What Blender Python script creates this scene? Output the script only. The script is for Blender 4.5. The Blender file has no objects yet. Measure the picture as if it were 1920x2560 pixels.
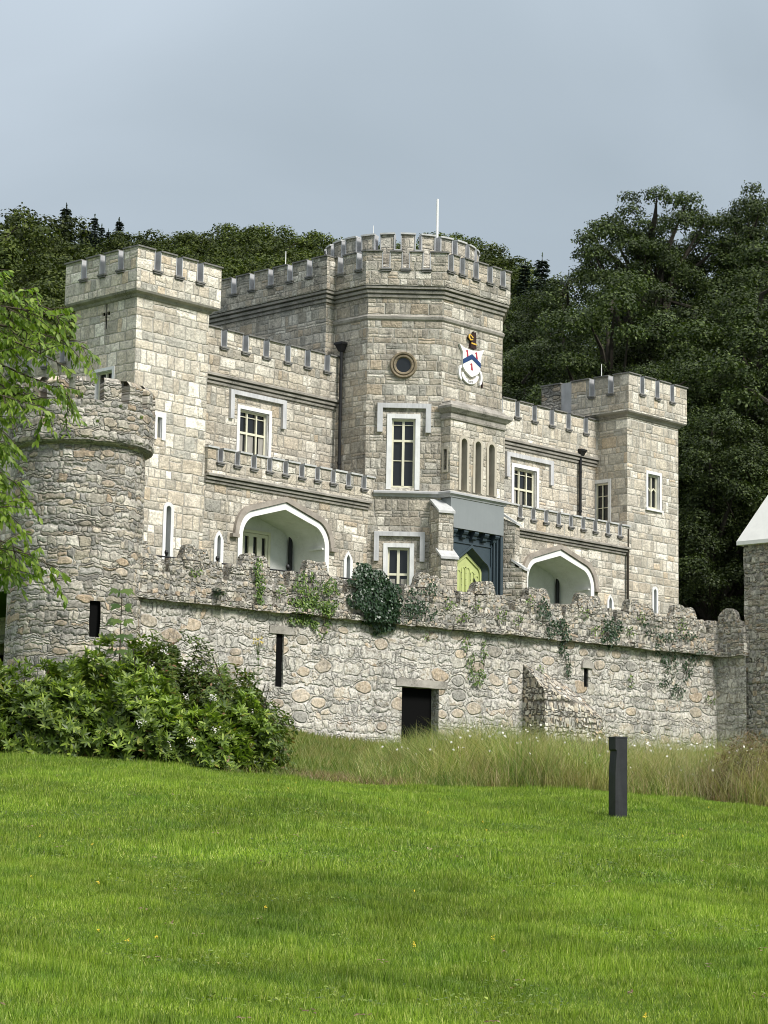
import bpy, math, random
import numpy as np
from math import sin, cos, pi, radians
from mathutils import Vector, Matrix, noise as mnoise

scene = bpy.context.scene
# ------------------------------------------------------------------ camera
cd = bpy.data.cameras.new("camera")
cam = bpy.data.objects.new("camera", cd)
scene.collection.objects.link(cam)
scene.camera = cam
cd.sensor_fit = 'VERTICAL'; cd.sensor_height = 36.0; cd.lens = 36.0*5475/2560
cd.clip_start = 0.2; cd.clip_end = 5000
_p, _r = radians(8.5205), radians(1.0154)
right = Vector((cos(_r), -sin(_r)*sin(_p), sin(_r)*cos(_p)))
down = Vector((sin(_r), cos(_r)*sin(_p), -cos(_r)*cos(_p)))
fwd = Vector((0, cos(_p), sin(_p)))
M = Matrix.Identity(4)
for i in range(3):
    M[i][0] = right[i]; M[i][1] = -down[i]; M[i][2] = -fwd[i]
cam.matrix_world = M

# ------------------------------------------------------------------ light
SUN_DIR = Vector((0.70, -0.62, 0.80)).normalized()      # towards the veiled sun
elev = math.asin(SUN_DIR.z); azim = math.atan2(SUN_DIR.x, SUN_DIR.y)
sd = bpy.data.lights.new("sun", 'SUN'); sd.energy = 3.9; sd.angle = radians(16); sd.color = (1.0, 0.965, 0.91)
sun = bpy.data.objects.new("sun", sd); scene.collection.objects.link(sun)
sun.rotation_euler = SUN_DIR.to_track_quat('Z', 'Y').to_euler()
world = bpy.data.worlds.new("World"); scene.world = world; world.use_nodes = True
nt = world.node_tree; nt.nodes.clear()
def wn(t, **k):
    n = nt.nodes.new(t)
    for a, b in k.items(): setattr(n, a, b)
    return n
sky = wn('ShaderNodeTexSky', sky_type='NISHITA', sun_disc=False, sun_elevation=elev, sun_rotation=azim)
sky.air_density = 1.3; sky.dust_density = 2.0
geo = wn('ShaderNodeTexCoord')
mp = wn('ShaderNodeMapping'); mp.inputs['Scale'].default_value = (2.4, 2.0, 3.6); mp.inputs['Rotation'].default_value = (0.0, 0.35, 0.2)
nz = wn('ShaderNodeTexNoise'); nz.inputs['Scale'].default_value = 1.15; nz.inputs['Detail'].default_value = 6; nz.inputs['Roughness'].default_value = 0.42
nz.inputs['Distortion'].default_value = 0.5
rp = wn('ShaderNodeValToRGB')
rp.color_ramp.elements[0].position = 0.38; rp.color_ramp.elements[0].color = (0.39, 0.465, 0.53, 1)
rp.color_ramp.elements[1].position = 0.64; rp.color_ramp.elements[1].color = (0.54, 0.625, 0.71, 1)
# overcast cloud: brighter towards the zenith as real overcast skies are
sx = wn('ShaderNodeSeparateXYZ')
mr = wn('ShaderNodeMapRange'); mr.inputs['From Min'].default_value = 0.34; mr.inputs['From Max'].default_value = 0.95
mr.inputs['To Min'].default_value = 9.7; mr.inputs['To Max'].default_value = 21.0
vm = wn('ShaderNodeVectorMath', operation='SCALE')
mx = wn('ShaderNodeMixRGB'); mx.inputs[0].default_value = 0.97
bg = wn('ShaderNodeBackground'); bg.inputs['Strength'].default_value = 0.1
out = wn('ShaderNodeOutputWorld')
L = nt.links.new
L(geo.outputs['Generated'], mp.inputs[0]); L(mp.outputs[0], nz.inputs['Vector']); L(nz.outputs['Fac'], rp.inputs[0])
L(geo.outputs['Generated'], sx.inputs[0]); L(sx.outputs[2], mr.inputs['Value'])
neu = wn('ShaderNodeMixRGB'); neu.inputs[2].default_value = (0.66, 0.675, 0.68, 1)
m2 = wn('ShaderNodeMapRange'); m2.inputs['From Min'].default_value = 0.42; m2.inputs['From Max'].default_value = 0.75
L(sx.outputs[2], m2.inputs['Value']); L(m2.outputs[0], neu.inputs[0]); L(rp.outputs[0], neu.inputs[1])
L(neu.outputs[0], vm.inputs[0]); L(mr.outputs[0], vm.inputs['Scale'])
L(sky.outputs[0], mx.inputs[1]); L(vm.outputs[0], mx.inputs[2]); L(mx.outputs[0], bg.inputs[0]); L(bg.outputs[0], out.inputs[0])
scene.view_settings.view_transform = 'Standard'; scene.view_settings.look = 'None'
scene.view_settings.exposure = 0.08; scene.view_settings.gamma = 1.0
scene.cycles.max_bounces = 6; scene.cycles.diffuse_bounces = 3; scene.cycles.transparent_max_bounces = 4
scene.cycles.use_denoising = True
scene.cycles.filter_width = 1.0

# ------------------------------------------------------------------ node helper
class NB:
    def __init__(s, name):
        s.m = bpy.data.materials.new(name); s.m.use_nodes = True
        s.t = s.m.node_tree; s.t.nodes.clear()
        s.out = s.t.nodes.new('ShaderNodeOutputMaterial')
        s.b = s.t.nodes.new('ShaderNodeBsdfPrincipled')
        s.t.links.new(s.b.outputs[0], s.out.inputs['Surface'])
    def n(s, t, **k):
        n = s.t.nodes.new(t)
        for a, b in k.items(): setattr(n, a, b)
        return n
    def put(s, sock, v):
        if hasattr(v, 'is_linked') or hasattr(v, 'links'): s.t.links.new(v, sock)
        elif isinstance(v, (tuple, list)) and len(v) == 3 and len(sock.default_value) == 4: sock.default_value = (*v, 1)
        else: sock.default_value = v
    def ma(s, op, a, b=None, c=None, clamp=False):
        n = s.n('ShaderNodeMath', operation=op, use_clamp=clamp)
        s.put(n.inputs[0], a)
        if b is not None: s.put(n.inputs[1], b)
        if c is not None: s.put(n.inputs[2], c)
        return n.outputs[0]
    def vec(s, x, y, z=0.0):
        n = s.n('ShaderNodeCombineXYZ'); s.put(n.inputs[0], x); s.put(n.inputs[1], y); s.put(n.inputs[2], z); return n.outputs[0]
    def sep(s, v):
        n = s.n('ShaderNodeSeparateXYZ'); s.put(n.inputs[0], v); return n.outputs
    def vm(s, op, a, b):
        n = s.n('ShaderNodeVectorMath', operation=op); s.put(n.inputs[0], a); s.put(n.inputs['Scale'] if op == 'SCALE' else n.inputs[1], b); return n.outputs[0]
    def noise(s, v, scale, detail=3, rough=0.55, col=False, dist=0.0):
        n = s.n('ShaderNodeTexNoise'); s.put(n.inputs['Vector'], v)
        n.inputs['Scale'].default_value = scale; n.inputs['Detail'].default_value = detail; n.inputs['Roughness'].default_value = rough
        n.inputs['Distortion'].default_value = dist
        return n.outputs['Color' if col else 'Fac']
    def white(s, v, w=None):
        n = s.n('ShaderNodeTexWhiteNoise', noise_dimensions='4D' if w is not None else '3D'); s.put(n.inputs['Vector'], v)
        if w is not None: s.put(n.inputs['W'], w)
        return n.outputs['Value'], n.outputs['Color']
    def ramp(s, f, stops, const=False):
        n = s.n('ShaderNodeValToRGB'); e = n.color_ramp.elements
        if const: n.color_ramp.interpolation = 'CONSTANT'
        while len(e) < len(stops): e.new(0.5)
        for q, (p, c) in zip(e, stops): q.position = p; q.color = (*c, 1) if len(c) == 3 else c
        s.put(n.inputs[0], f); return n.outputs[0]
    def mix(s, f, a, b, mode='MIX'):
        n = s.n('ShaderNodeMixRGB', blend_type=mode); s.put(n.inputs[0], f); s.put(n.inputs[1], a); s.put(n.inputs[2], b); return n.outputs[0]
    def rng(s, v, a, b, c=0.0, d=1.0, smooth=False):
        n = s.n('ShaderNodeMapRange'); s.put(n.inputs['Value'], v)
        if smooth: n.interpolation_type = 'SMOOTHSTEP'
        n.inputs['From Min'].default_value = a; n.inputs['From Max'].default_value = b; n.inputs['To Min'].default_value = c; n.inputs['To Max'].default_value = d
        return n.outputs['Result']
    def bump(s, h, dist, strength=1.0):
        n = s.n('ShaderNodeBump'); n.inputs['Strength'].default_value = strength; n.inputs['Distance'].default_value = dist
        s.put(n.inputs['Height'], h); s.t.links.new(n.outputs[0], s.b.inputs['Normal'])
    def uv(s):
        return s.n('ShaderNodeTexCoord').outputs['UV']
    def pos(s):
        return s.n('ShaderNodeNewGeometry').outputs['Position']
    def fin(s, col, rough=0.8, spec=0.3):
        s.put(s.b.inputs['Base Color'], col); s.put(s.b.inputs['Roughness'], rough); s.b.inputs['Specular IOR Level'].default_value = spec
        return s.m

PAL = [(0.0, (0.43, 0.40, 0.345)), (0.10, (0.35, 0.33, 0.285)), (0.20, (0.50, 0.47, 0.41)), (0.32, (0.40, 0.365, 0.305)), (0.42, (0.47, 0.435, 0.365)),
       (0.54, (0.335, 0.33, 0.30)), (0.60, (0.56, 0.535, 0.475)), (0.72, (0.44, 0.395, 0.325)), (0.80, (0.47, 0.40, 0.305)),
       (0.83, (0.41, 0.395, 0.35)), (0.94, (0.64, 0.62, 0.56))]
def cells(b, uvw, W, H, seed, pv, ph, rnd=False, vy=0.20, vx=0.22):
    """irregular coursed blocks: returns edge distance (m), random colour and the random identity vector"""
    x, y, _ = b.sep(uvw)
    ry = b.ma('DIVIDE', y, H); ry = b.ma('ADD', ry, b.ma('MULTIPLY', b.ma('SINE', b.ma('MULTIPLY', ry, 2.63)), vy))
    r = b.ma('FLOOR', ry); fy = b.ma('FRACT', ry)
    rr, _ = b.white(b.vec(r, 3.7, seed))
    rx = b.ma('ADD', b.ma('DIVIDE', x, W), b.ma('MULTIPLY', rr, 17.0))
    rx = b.ma('ADD', rx, b.ma('MULTIPLY', b.ma('SINE', b.ma('ADD', b.ma('MULTIPLY', rx, 2.1), b.ma('MULTIPLY', rr, 40.0))), vx))
    c = b.ma('FLOOR', rx); fx = b.ma('FRACT', rx)
    a, acol = b.white(b.vec(c, r, seed + 5.0)); mv = b.ma('LESS_THAN', a, pv)
    mh = b.ma('MULTIPLY', b.ma('GREATER_THAN', a, pv), b.ma('LESS_THAN', a, pv + ph))
    nx = b.ma('ADD', mv, 1.0); ny = b.ma('ADD', mh, 1.0)
    gx = b.ma('MULTIPLY', fx, nx); sx_ = b.ma('FLOOR', gx); fx = b.ma('FRACT', gx)
    gy = b.ma('MULTIPLY', fy, ny); sy_ = b.ma('FLOOR', gy); fy = b.ma('FRACT', gy)
    ex = b.ma('DIVIDE', b.ma('MULTIPLY', b.ma('MINIMUM', fx, b.ma('SUBTRACT', 1.0, fx)), W), nx)
    ey = b.ma('DIVIDE', b.ma('MULTIPLY', b.ma('MINIMUM', fy, b.ma('SUBTRACT', 1.0, fy)), H), ny)
    if rnd: e = b.ma('MULTIPLY', b.ma('DIVIDE', b.ma('MULTIPLY', ex, ey), b.ma('ADD', b.ma('ADD', ex, ey), 0.001)), 1.35)
    else: e = b.ma('MINIMUM', ex, ey)
    v, vc = b.white(b.vec(b.ma('ADD', c, b.ma('MULTIPLY', sx_, 0.37)), b.ma('ADD', r, b.ma('MULTIPLY', sy_, 0.37)), seed + 9.0))
    return e, v, vc
def ashlar(name, W=0.62, H=0.40, gain=1.0, grime=0.35, joint=(0.50, 0.47, 0.41), seed=0.0, pv=0.45, ph=0.25, rocky=1.0, pal=PAL, shift=0.0):
    b = NB(name); uv = b.uv()
    wob = b.noise(uv, 3.1, 2, col=True); wob = b.vm('SCALE', b.vm('SUBTRACT', wob, (0.5, 0.5, 0.5)), 0.10)
    uvw = b.vm('ADD', uv, wob)
    e, v, vc = cells(b, uvw, W, H, seed, pv, ph)
    fine = b.noise(uv, 22.0, 4, 0.65)
    ej = b.ma('ADD', e, b.ma('MULTIPLY', b.ma('SUBTRACT', fine, 0.5), 0.02))
    stone = b.rng(ej, 0.006, 0.022, smooth=True)
    v2 = b.sep(vc)
    col = b.ramp(b.ma('FRACT', b.ma('ADD', v, shift)), pal, const=True)
    # cleft figure in each block, with its own drift of tone
    n2 = b.noise(b.vm('ADD', uv, b.vm('SCALE', vc, 9.0)), 4.5, 5, 0.62, dist=1.2)
    col = b.mix(0.75, col, b.ramp(n2, [(0.30, (0.60, 0.59, 0.56)), (0.48, (1.0, 1.0, 0.99)), (0.70, (1.30, 1.28, 1.24))]), 'MULTIPLY')
    tan = b.rng(b.noise(b.vm('ADD', uv, b.vm('SCALE', vc, 5.0)), 3.0, 3), 0.60, 0.72)
    col = b.mix(b.ma('MULTIPLY', tan, 0.28), col, (0.46, 0.37, 0.26))
    col = b.mix(1.0, col, b.vec(*[b.ma('MULTIPLY_ADD', v2[1], 0.24, 0.92 * gain)] * 3), 'MULTIPLY')
    crk = b.noise(b.vm('ADD', uv, b.vm('SCALE', vc, 3.0)), 9.0, 6, 0.7, dist=2.0)
    col = b.mix(b.rng(crk, 0.56, 0.72, 0.0, 0.55), col, b.mix(1.0, col, (0.42, 0.40, 0.37), 'MULTIPLY'))
    mot = b.ma('ADD', b.ma('MULTIPLY', b.noise(uv, 11.0, 5, 0.75), 0.6), b.ma('MULTIPLY', b.noise(uv, 2.2, 4, 0.6), 0.4))
    col = b.mix(0.85, col, b.ramp(mot, [(0.34, (0.55, 0.55, 0.54)), (0.50, (1.0, 1.0, 1.0)), (0.64, (1.38, 1.38, 1.36))]), 'MULTIPLY')
    hs = b.n('ShaderNodeHueSaturation'); hs.inputs['Saturation'].default_value = 0.92; b.put(hs.inputs['Color'], col)
    col = b.mix(1.0, hs.outputs[0], (1.09, 1.055, 1.01), 'MULTIPLY')
    jc = b.mix(b.noise(uv, 1.7, 3), b.vm('SCALE', b.vec(*joint), 0.8), joint)
    col = b.mix(stone, jc, col)
    g1 = b.noise(b.vm('MULTIPLY', uv, (1.3, 0.45, 1.0)), 0.8, 6, 0.72)
    g2 = b.noise(uv, 7.0, 4, 0.7)
    gm = b.ma('MULTIPLY', b.rng(g1, 0.47, 0.68), b.rng(g2, 0.34, 0.60))
    col = b.mix(b.ma('MULTIPLY', gm, grime), col, (0.075, 0.073, 0.066))
    st = b.ma('MULTIPLY', b.rng(b.noise(b.vm('MULTIPLY', uv, (4.5, 0.35, 1.0)), 1.0, 5, 0.7), 0.55, 0.72), b.rng(b.noise(uv, 0.5, 3, 0.6), 0.45, 0.62))
    col = b.mix(b.ma('MULTIPLY', st, min(1.0, grime + .2) * 0.7), col, (0.16, 0.155, 0.14))
    rock = b.noise(b.vm('ADD', uv, b.vm('SCALE', vc, 9.0)), 7.5, 5, 0.6, dist=0.8)
    h = b.ma('ADD', b.ma('MULTIPLY', stone, 0.25), b.ma('MULTIPLY', b.ma('MULTIPLY', rock, stone), 1.5 * rocky))
    h = b.ma('ADD', h, b.ma('MULTIPLY', b.rng(e, 0.0, 0.09, smooth=True), 0.35))
    b.bump(h, 0.055, 1.0)
    return b.fin(col, 0.88, 0.25)

RPAL = [(0.0, (0.33, 0.315, 0.275)), (0.12, (0.42, 0.395, 0.33)), (0.24, (0.25, 0.245, 0.225)), (0.34, (0.37, 0.335, 0.265)), (0.46, (0.46, 0.435, 0.38)),
        (0.58, (0.30, 0.295, 0.27)), (0.70, (0.40, 0.35, 0.27)), (0.77, (0.35, 0.325, 0.28)), (0.88, (0.52, 0.50, 0.44)), (0.965, (0.42, 0.33, 0.23))]
def rubble(name, small=(4.6, 10.0), big=(1.9, 3.2), pbig=0.22, lime=0.3, gain=1.0, seed=0.0, moss=0.25, bright=0.45, jw=0.03, coords='UV', wr=0.30):
    b = NB(name); uv = b.uv() if coords == 'UV' else b.pos()
    wob = b.noise(uv, 1.6, 3, col=True); wob = b.vm('SCALE', b.vm('SUBTRACT', wob, (0.5, 0.5, 0.5)), 0.22)
    wob2 = b.noise(uv, 9.0, 2, col=True); wob2 = b.vm('SCALE', b.vm('SUBTRACT', wob2, (0.5, 0.5, 0.5)), 0.05)
    uvw = b.vm('ADD', b.vm('ADD', uv, wob), wob2)
    def vor(sc, sd, feat):
        n = b.n('ShaderNodeTexVoronoi', voronoi_dimensions='2D', feature=feat)
        b.put(n.inputs['Vector'], b.vm('ADD', b.vm('MULTIPLY', uvw, (sc[0], sc[1], 1.0)), (sd, sd * 1.7, 0.0)))
        n.inputs['Scale'].default_value = 1.0; n.inputs['Randomness'].default_value = 0.85
        return n
    wob3 = b.vm('SCALE', b.vm('SUBTRACT', b.noise(uv, 3.3, 2, col=True), (0.5, 0.5, 0.5)), wr)
    eS, sv, sc_ = cells(b, b.vm('ADD', b.vm('ADD', uv, wob3), b.vm('ADD', b.vm('SCALE', wob, .8), b.vm('SCALE', wob2, 1.6))), small[0], small[1], seed, 0.42, 0.30, True, 0.25, 0.3)
    bA = vor(big, seed + 3.3, 'F1')
    bc = b.sep(bA.outputs['Color'])
    isb = b.ma('LESS_THAN', bc[0], pbig)
    bd = b.ma('SUBTRACT', b.ma('MULTIPLY_ADD', bc[1], 0.26, 0.22), bA.outputs['Distance']); inb = b.ma('MULTIPLY', isb, b.ma('GREATER_THAN', bd, 0.0))
    eB = b.ma('DIVIDE', bd, big[1])
    # small stones stop at the big ones
    e = b.mix(inb, b.vec(*[b.ma('MINIMUM', eS, b.ma('MULTIPLY_ADD', b.ma('SUBTRACT', 1.0, isb), 1.0, b.ma('ABSOLUTE', eB)))] * 3), b.vec(*[eB] * 3))
    e = b.sep(e)[0]
    idc = b.mix(inb, sc_, bA.outputs['Color']); ids = b.sep(idc)
    fine = b.noise(uv, 26.0, 3, 0.65)
    jwv = b.rng(b.noise(uv, 1.1, 3), 0.3, 0.7, 0.35 * jw, jw)
    ej = b.ma('ADD', e, b.ma('MULTIPLY', b.ma('SUBTRACT', fine, 0.5), 0.02))
    stone = b.rng(b.ma('DIVIDE', ej, jwv), 0.25, 1.0, smooth=True)
    col = b.ramp(ids[1], RPAL, const=True)
    col = b.mix(b.ma('MULTIPLY', inb, b.ma('MULTIPLY', b.ma('GREATER_THAN', bc[2], 0.35), 0.6)), col, (0.40, 0.31, 0.21))
    fig = b.noise(b.vm('ADD', uv, b.vm('SCALE', idc, 7.0)), 6.0, 5, 0.65, dist=1.0)
    col = b.mix(0.8, col, b.ramp(fig, [(0.2, (0.66, 0.65, 0.62)), (0.5, (1, 1, 1)), (0.8, (1.4, 1.37, 1.3))]), 'MULTIPLY')
    col = b.mix(1.0, col, b.vec(*[b.ma('MULTIPLY_ADD', ids[2], 0.5, 0.75 * gain)] * 3), 'MULTIPLY')
    pale = b.ma('MULTIPLY', b.rng(b.noise(uv, 0.55, 4, 0.6), 0.55 - 0.3 * bright, 0.75 - 0.3 * bright), b.rng(b.noise(uv, 5.0, 5, 0.75), 0.52 - 0.12 * bright, 0.64 - 0.12 * bright))
    col = b.mix(b.ma('MULTIPLY', b.ma('MULTIPLY', pale, bright), b.ma('SUBTRACT', 1.0, b.ma('MULTIPLY', inb, 0.75))), col, (0.62, 0.605, 0.56))
    lm = b.rng(b.noise(uv, 0.8, 4, 0.6), 0.62 - lime * 0.5, 0.78 - lime * 0.5)
    jc = b.mix(lm, (0.12, 0.11, 0.09), b.mix(fine, (0.50, 0.48, 0.43), (0.74, 0.72, 0.67)))
    col = b.mix(0.8, col, b.ramp(b.noise(uv, 10.0, 5, 0.75), [(0.34, (0.5, 0.5, 0.48)), (0.5, (1, 1, 1)), (0.65, (1.4, 1.39, 1.36))]), 'MULTIPLY')
    col = b.mix(stone, jc, col)
    mm = b.ma('MULTIPLY', b.rng(b.noise(uv, 0.9, 5, 0.7), 0.55, 0.72), b.rng(b.noise(uv, 13.0, 3, 0.7), 0.45, 0.6))
    col = b.mix(b.ma('MULTIPLY', mm, moss), col, (0.075, 0.095, 0.03))
    gr = b.ma('MULTIPLY', b.ma('MULTIPLY', b.rng(b.noise(b.vm('MULTIPLY', uv, (1.6, 0.7, 1.0)), 0.7, 5, 0.72), 0.44, 0.64), b.rng(b.noise(uv, 6.0, 4, 0.7), 0.35, 0.6)), 0.75)
    col = b.mix(gr, col, (0.10, 0.10, 0.09))
    h = b.ma('ADD', b.ma('MULTIPLY', b.rng(e, 0.0, 0.05, smooth=True), 1.0), b.ma('MULTIPLY', b.ma('MULTIPLY', fig, stone), 0.9))
    h = b.ma('ADD', h, b.ma('MULTIPLY', ids[0], 0.5))
    b.bump(h, 0.06, 0.9)
    hs = b.n('ShaderNodeHueSaturation'); hs.inputs['Saturation'].default_value = 0.92; b.put(hs.inputs['Color'], col)
    return b.fin(b.mix(1.0, hs.outputs[0], (1.04, 1.01, 0.99), 'MULTIPLY'), 0.92, 0.2)

def plain(name, c, rough=0.7, var=0.12, streak=0.0, sc=3.0, spec=0.3, bump=0.0, dirt=(0.1, 0.095, 0.085), dirta=0.0):
    b = NB(name); p = b.pos()
    n = b.noise(p, sc, 4, 0.6)
    col = b.mix(1.0, c, b.ramp(n, [(0.25, (1 - var,) * 3), (0.75, (1 + var,) * 3)]), 'MULTIPLY')
    if streak:
        s = b.noise(b.vm('MULTIPLY', p, (9.0, 9.0, 0.7)), 1.0, 4, 0.6)
        col = b.mix(b.rng(s, 0.45, 0.75, 0.0, streak), col, dirt)
    if dirta:
        s = b.ma('MULTIPLY', b.rng(b.noise(p, 1.4, 5, 0.7), 0.45, 0.65), b.rng(b.noise(p, 14.0, 4, 0.7), 0.35, 0.6))
        col = b.mix(b.ma('MULTIPLY', s, dirta), col, dirt)
    if bump: b.bump(b.noise(p, 18.0, 4, 0.6), bump)
    return b.fin(col, rough, spec)

def leafmat(name, stops, rough=0.5, trans=0.25, spec=0.3, vary=0.25, big=0.0):
    b = NB(name); g = b.n('ShaderNodeNewGeometry'); oi = b.n('ShaderNodeObjectInfo')
    col = b.ramp(g.outputs['Random Per Island'], stops)
    v = b.ma('MULTIPLY_ADD', oi.outputs['Random'], vary, 1 - vary / 2)
    if big: v = b.ma('MULTIPLY', v, b.rng(b.noise(g.outputs['Position'], big, 3), 0.3, 0.7, 0.65, 1.35))
    col = b.mix(1.0, col, b.vec(v, v, v), 'MULTIPLY')
    b.fin(col, rough, spec)
    if trans:
        tr = b.n('ShaderNodeBsdfTranslucent'); ms = b.n('ShaderNodeMixShader'); ms.inputs[0].default_value = trans
        b.t.links.new(b.mix(1.0, col, (1.5, 1.7, 0.6), 'MULTIPLY'), tr.inputs[0])
        b.t.links.new(b.b.outputs[0], ms.inputs[1]); b.t.links.new(tr.outputs[0], ms.inputs[2]); b.t.links.new(ms.outputs[0], b.out.inputs['Surface'])
    return b.m

MT = {}
MT['ash_tower'] = ashlar('ashlar_pale', 0.72, 0.42, 1.30, 0.16, (0.66, 0.62, 0.54), 1.0, ph=0.12, pv=.5)
MT['ash_wing'] = ashlar('ashlar_wing', 0.62, 0.38, 1.04, 0.55, (0.58, 0.54, 0.46), 2.0, ph=0.15, shift=0.13)
MT['ash_keep'] = ashlar('ashlar_keep', 0.60, 0.34, 0.93, 0.85, (0.56, 0.53, 0.455), 3.0, pv=0.35, ph=0.2, shift=0.07)
MT['ash_right'] = ashlar('ashlar_right', 0.66, 0.40, 1.13, 0.15, (0.68, 0.65, 0.57), 4.0, ph=.12, shift=0.21)
MT['ash_pier'] = ashlar('ashlar_pier', 0.46, 0.28, 0.95, 0.35, (0.52, 0.48, 0.40), 6.0, shift=0.55)
MT['mould'] = plain('weathered_moulding', (0.36, 0.335, 0.295), 0.9, 0.25, 0.0, 2.0, 0.2, 0.02, (0.06, 0.058, 0.05), 0.75)
MT['coping'] = plain('slate_coping', (0.16, 0.155, 0.145), 0.85, 0.3, 0.0, 3.0, 0.25, 0.01, (0.4, 0.39, 0.36), 0.35)
MT['lead'] = plain('pale_capping', (0.52, 0.52, 0.51), 0.7, 0.18, 0.0, 3.0, 0.3, 0.01, (0.25, 0.25, 0.24), 0.4)
MT['render'] = plain('grey_render', (0.43, 0.43, 0.435), 0.8, 0.25, 0.5, 2.0, 0.25, 0.0, (0.46, 0.46, 0.46))
MT['surround'] = plain('pale_surround', (0.78, 0.78, 0.77), 0.75, 0.12, 0.35, 2.0, 0.3, 0.0, (0.40, 0.40, 0.41))
MT['hoodm'] = plain('grey_hood_paint', (0.56, 0.56, 0.565), 0.75, 0.15, 0.5, 2.0, 0.3, 0.0, (0.30, 0.30, 0.315))
MT['plaster'] = plain('white_plaster', (0.76, 0.755, 0.73), 0.85, 0.08, 0.0, 1.5, 0.2, 0.004, (0.4, 0.38, 0.33), 0.3)
MT['archhood'] = plain('sandstone_hood', (0.35, 0.31, 0.265), 0.85, 0.25, 0.0, 2.0, 0.2, 0.006, (0.12, 0.11, 0.10), 0.5)
MT['cream'] = plain('cream_paint', (0.72, 0.69, 0.53), 0.45, 0.05, 0.0, 3.0, 0.4)
MT['glass'] = plain('dark_glass', (0.016, 0.018, 0.02), 0.06, 0.0, spec=0.5)
MT['curtain'] = plain('pale_curtain', (0.42, 0.40, 0.36), 0.9, 0.1, 0.5, 3.0, 0.1, 0.0, (0.22, 0.21, 0.19))
MT['dark'] = plain('painted_shade', (0.008, 0.008, 0.008), 0.95, 0.0, spec=0.0)  # near-black colour standing in for the shade inside openings
MT['iron'] = plain('black_iron', (0.012, 0.012, 0.013), 0.45, 0.1, spec=0.4)
MT['blue'] = plain('slate_blue_paint', (0.045, 0.065, 0.078), 0.4, 0.08, spec=0.4)
MT['panel'] = plain('grey_panel_render', (0.235, 0.255, 0.26), 0.75, 0.05, 0.1, 1.5, dirt=(0.34, 0.35, 0.35))
MT['lime'] = plain('lime_green_paint', (0.49, 0.54, 0.22), 0.5, 0.08, spec=0.35)
MT['slate'] = plain('roof_slate', (0.055, 0.065, 0.075), 0.5, 0.25, 0.0, 6.0, 0.4)
MT['white'] = plain('white_paint', (0.84, 0.83, 0.80), 0.6, 0.06)
MT['red'] = plain('red_paint', (0.42, 0.04, 0.06), 0.6, 0.1)
MT['navy'] = plain('navy_paint', (0.018, 0.05, 0.15), 0.6, 0.1)
MT['gold'] = plain('gold_paint', (0.72, 0.45, 0.07), 0.45, 0.15)
MT['brown'] = plain('dark_brown_paint', (0.035, 0.015, 0.012), 0.5, 0.2)
MT['oldstone'] = plain('stained_roundel_stone', (0.25, 0.20, 0.13), 0.7, 0.4, 0.0, 4.0, 0.4, 0.02, (0.05, 0.05, 0.04), 0.6)
MT['rub_tower'] = rubble('rubble_tower', (.50, .21), (1.4, 3.0), 0.22, 0.42, 1.04, 1.0, 0.30, 0.40, 0.022)
MT['rub_wall'] = rubble('rubble_limewashed', (.62, .30), (1.05, 1.75), 0.34, 0.85, 1.22, 2.0, 0.25, 0.85, 0.034, wr=.42)
MT['rub_top'] = rubble('rubble_parapet', (.55, .24), (1.5, 2.7), 0.25, 0.40, 1.0, 3.0, 0.50, 0.50, 0.026)
MT['rub_butt'] = rubble('rubble_buttress', (.50, .30), (1.6, 3.0), 0.25, 0.0, 1.45, 4.0, 0.05, 0.30, 0.06, wr=.2)
MT['rub_gate'] = rubble('rubble_gate_tower', (.62, .27), (1.5, 3.0), 0.25, 0.35, 1.05, 5.0, 0.2, 0.40, 0.028)
MT['bark'] = plain('bark', (0.055, 0.048, 0.038), 0.95, 0.3, 0.0, 6.0, 0.1, 0.02)
MT['twig'] = plain('twig_bark', (0.09, 0.075, 0.055), 0.9, 0.3, 0.0, 9.0, 0.1)
MT['beech'] = leafmat('beech_leaves', [(0, (0.022, 0.034, 0.006)), (0.5, (0.046, 0.066, 0.012)), (1, (0.105, 0.130, 0.024))], 0.6, 0.15, 0.2, 0.5, 0.05)
MT['oak'] = leafmat('oak_leaves', [(0, (0.014, 0.024, 0.006)), (0.5, (0.028, 0.045, 0.010)), (1, (0.080, 0.108, 0.026))], 0.55, 0.15, 0.25, 0.7, 0.25)
MT['fir'] = leafmat('fir_needles', [(0, (0.030, 0.046, 0.036)), (1, (0.055, 0.075, 0.055))], 0.7, 0.05, 0.2, 0.3)  # grey-blue distance haze is mixed into the needle colours
MT['cherry'] = leafmat('cherry_leaves', [(0, (0.085, 0.150, 0.020)), (0.5, (0.155, 0.235, 0.030)), (1, (0.31, 0.40, 0.08))], 0.45, 0.42, 0.35, 0.0)
MT['rhodo'] = leafmat('rhododendron_leaves', [(0, (0.055, 0.090, 0.018)), (0.5, (0.115, 0.175, 0.028)), (0.78, (0.20, 0.28, 0.04)), (0.97, (0.34, 0.42, 0.08)), (1, (0.20, 0.11, 0.05))], 0.42, 0.25, 0.4, 0.1, 1.3)
MT['bramble'] = leafmat('bramble_leaves', [(0, (0.05, 0.08, 0.02)), (0.55, (0.10, 0.145, 0.03)), (0.82, (0.13, 0.19, 0.04)), (0.93, (0.20, 0.20, 0.06)), (1, (0.22, 0.10, 0.06))], 0.5, 0.25, 0.35, 0.1, 1.6)
MT['maple'] = leafmat('sapling_leaves', [(0, (0.045, 0.085, 0.02)), (1, (0.10, 0.15, 0.03))], 0.5, 0.3, 0.3, 0.1)
MT['ivy_dark'] = leafmat('ivy_dark', [(0, (0.012, 0.030, 0.012)), (0.6, (0.022, 0.055, 0.020)), (1, (0.05, 0.095, 0.04))], 0.4, 0.08, 0.5, 0.1)
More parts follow.
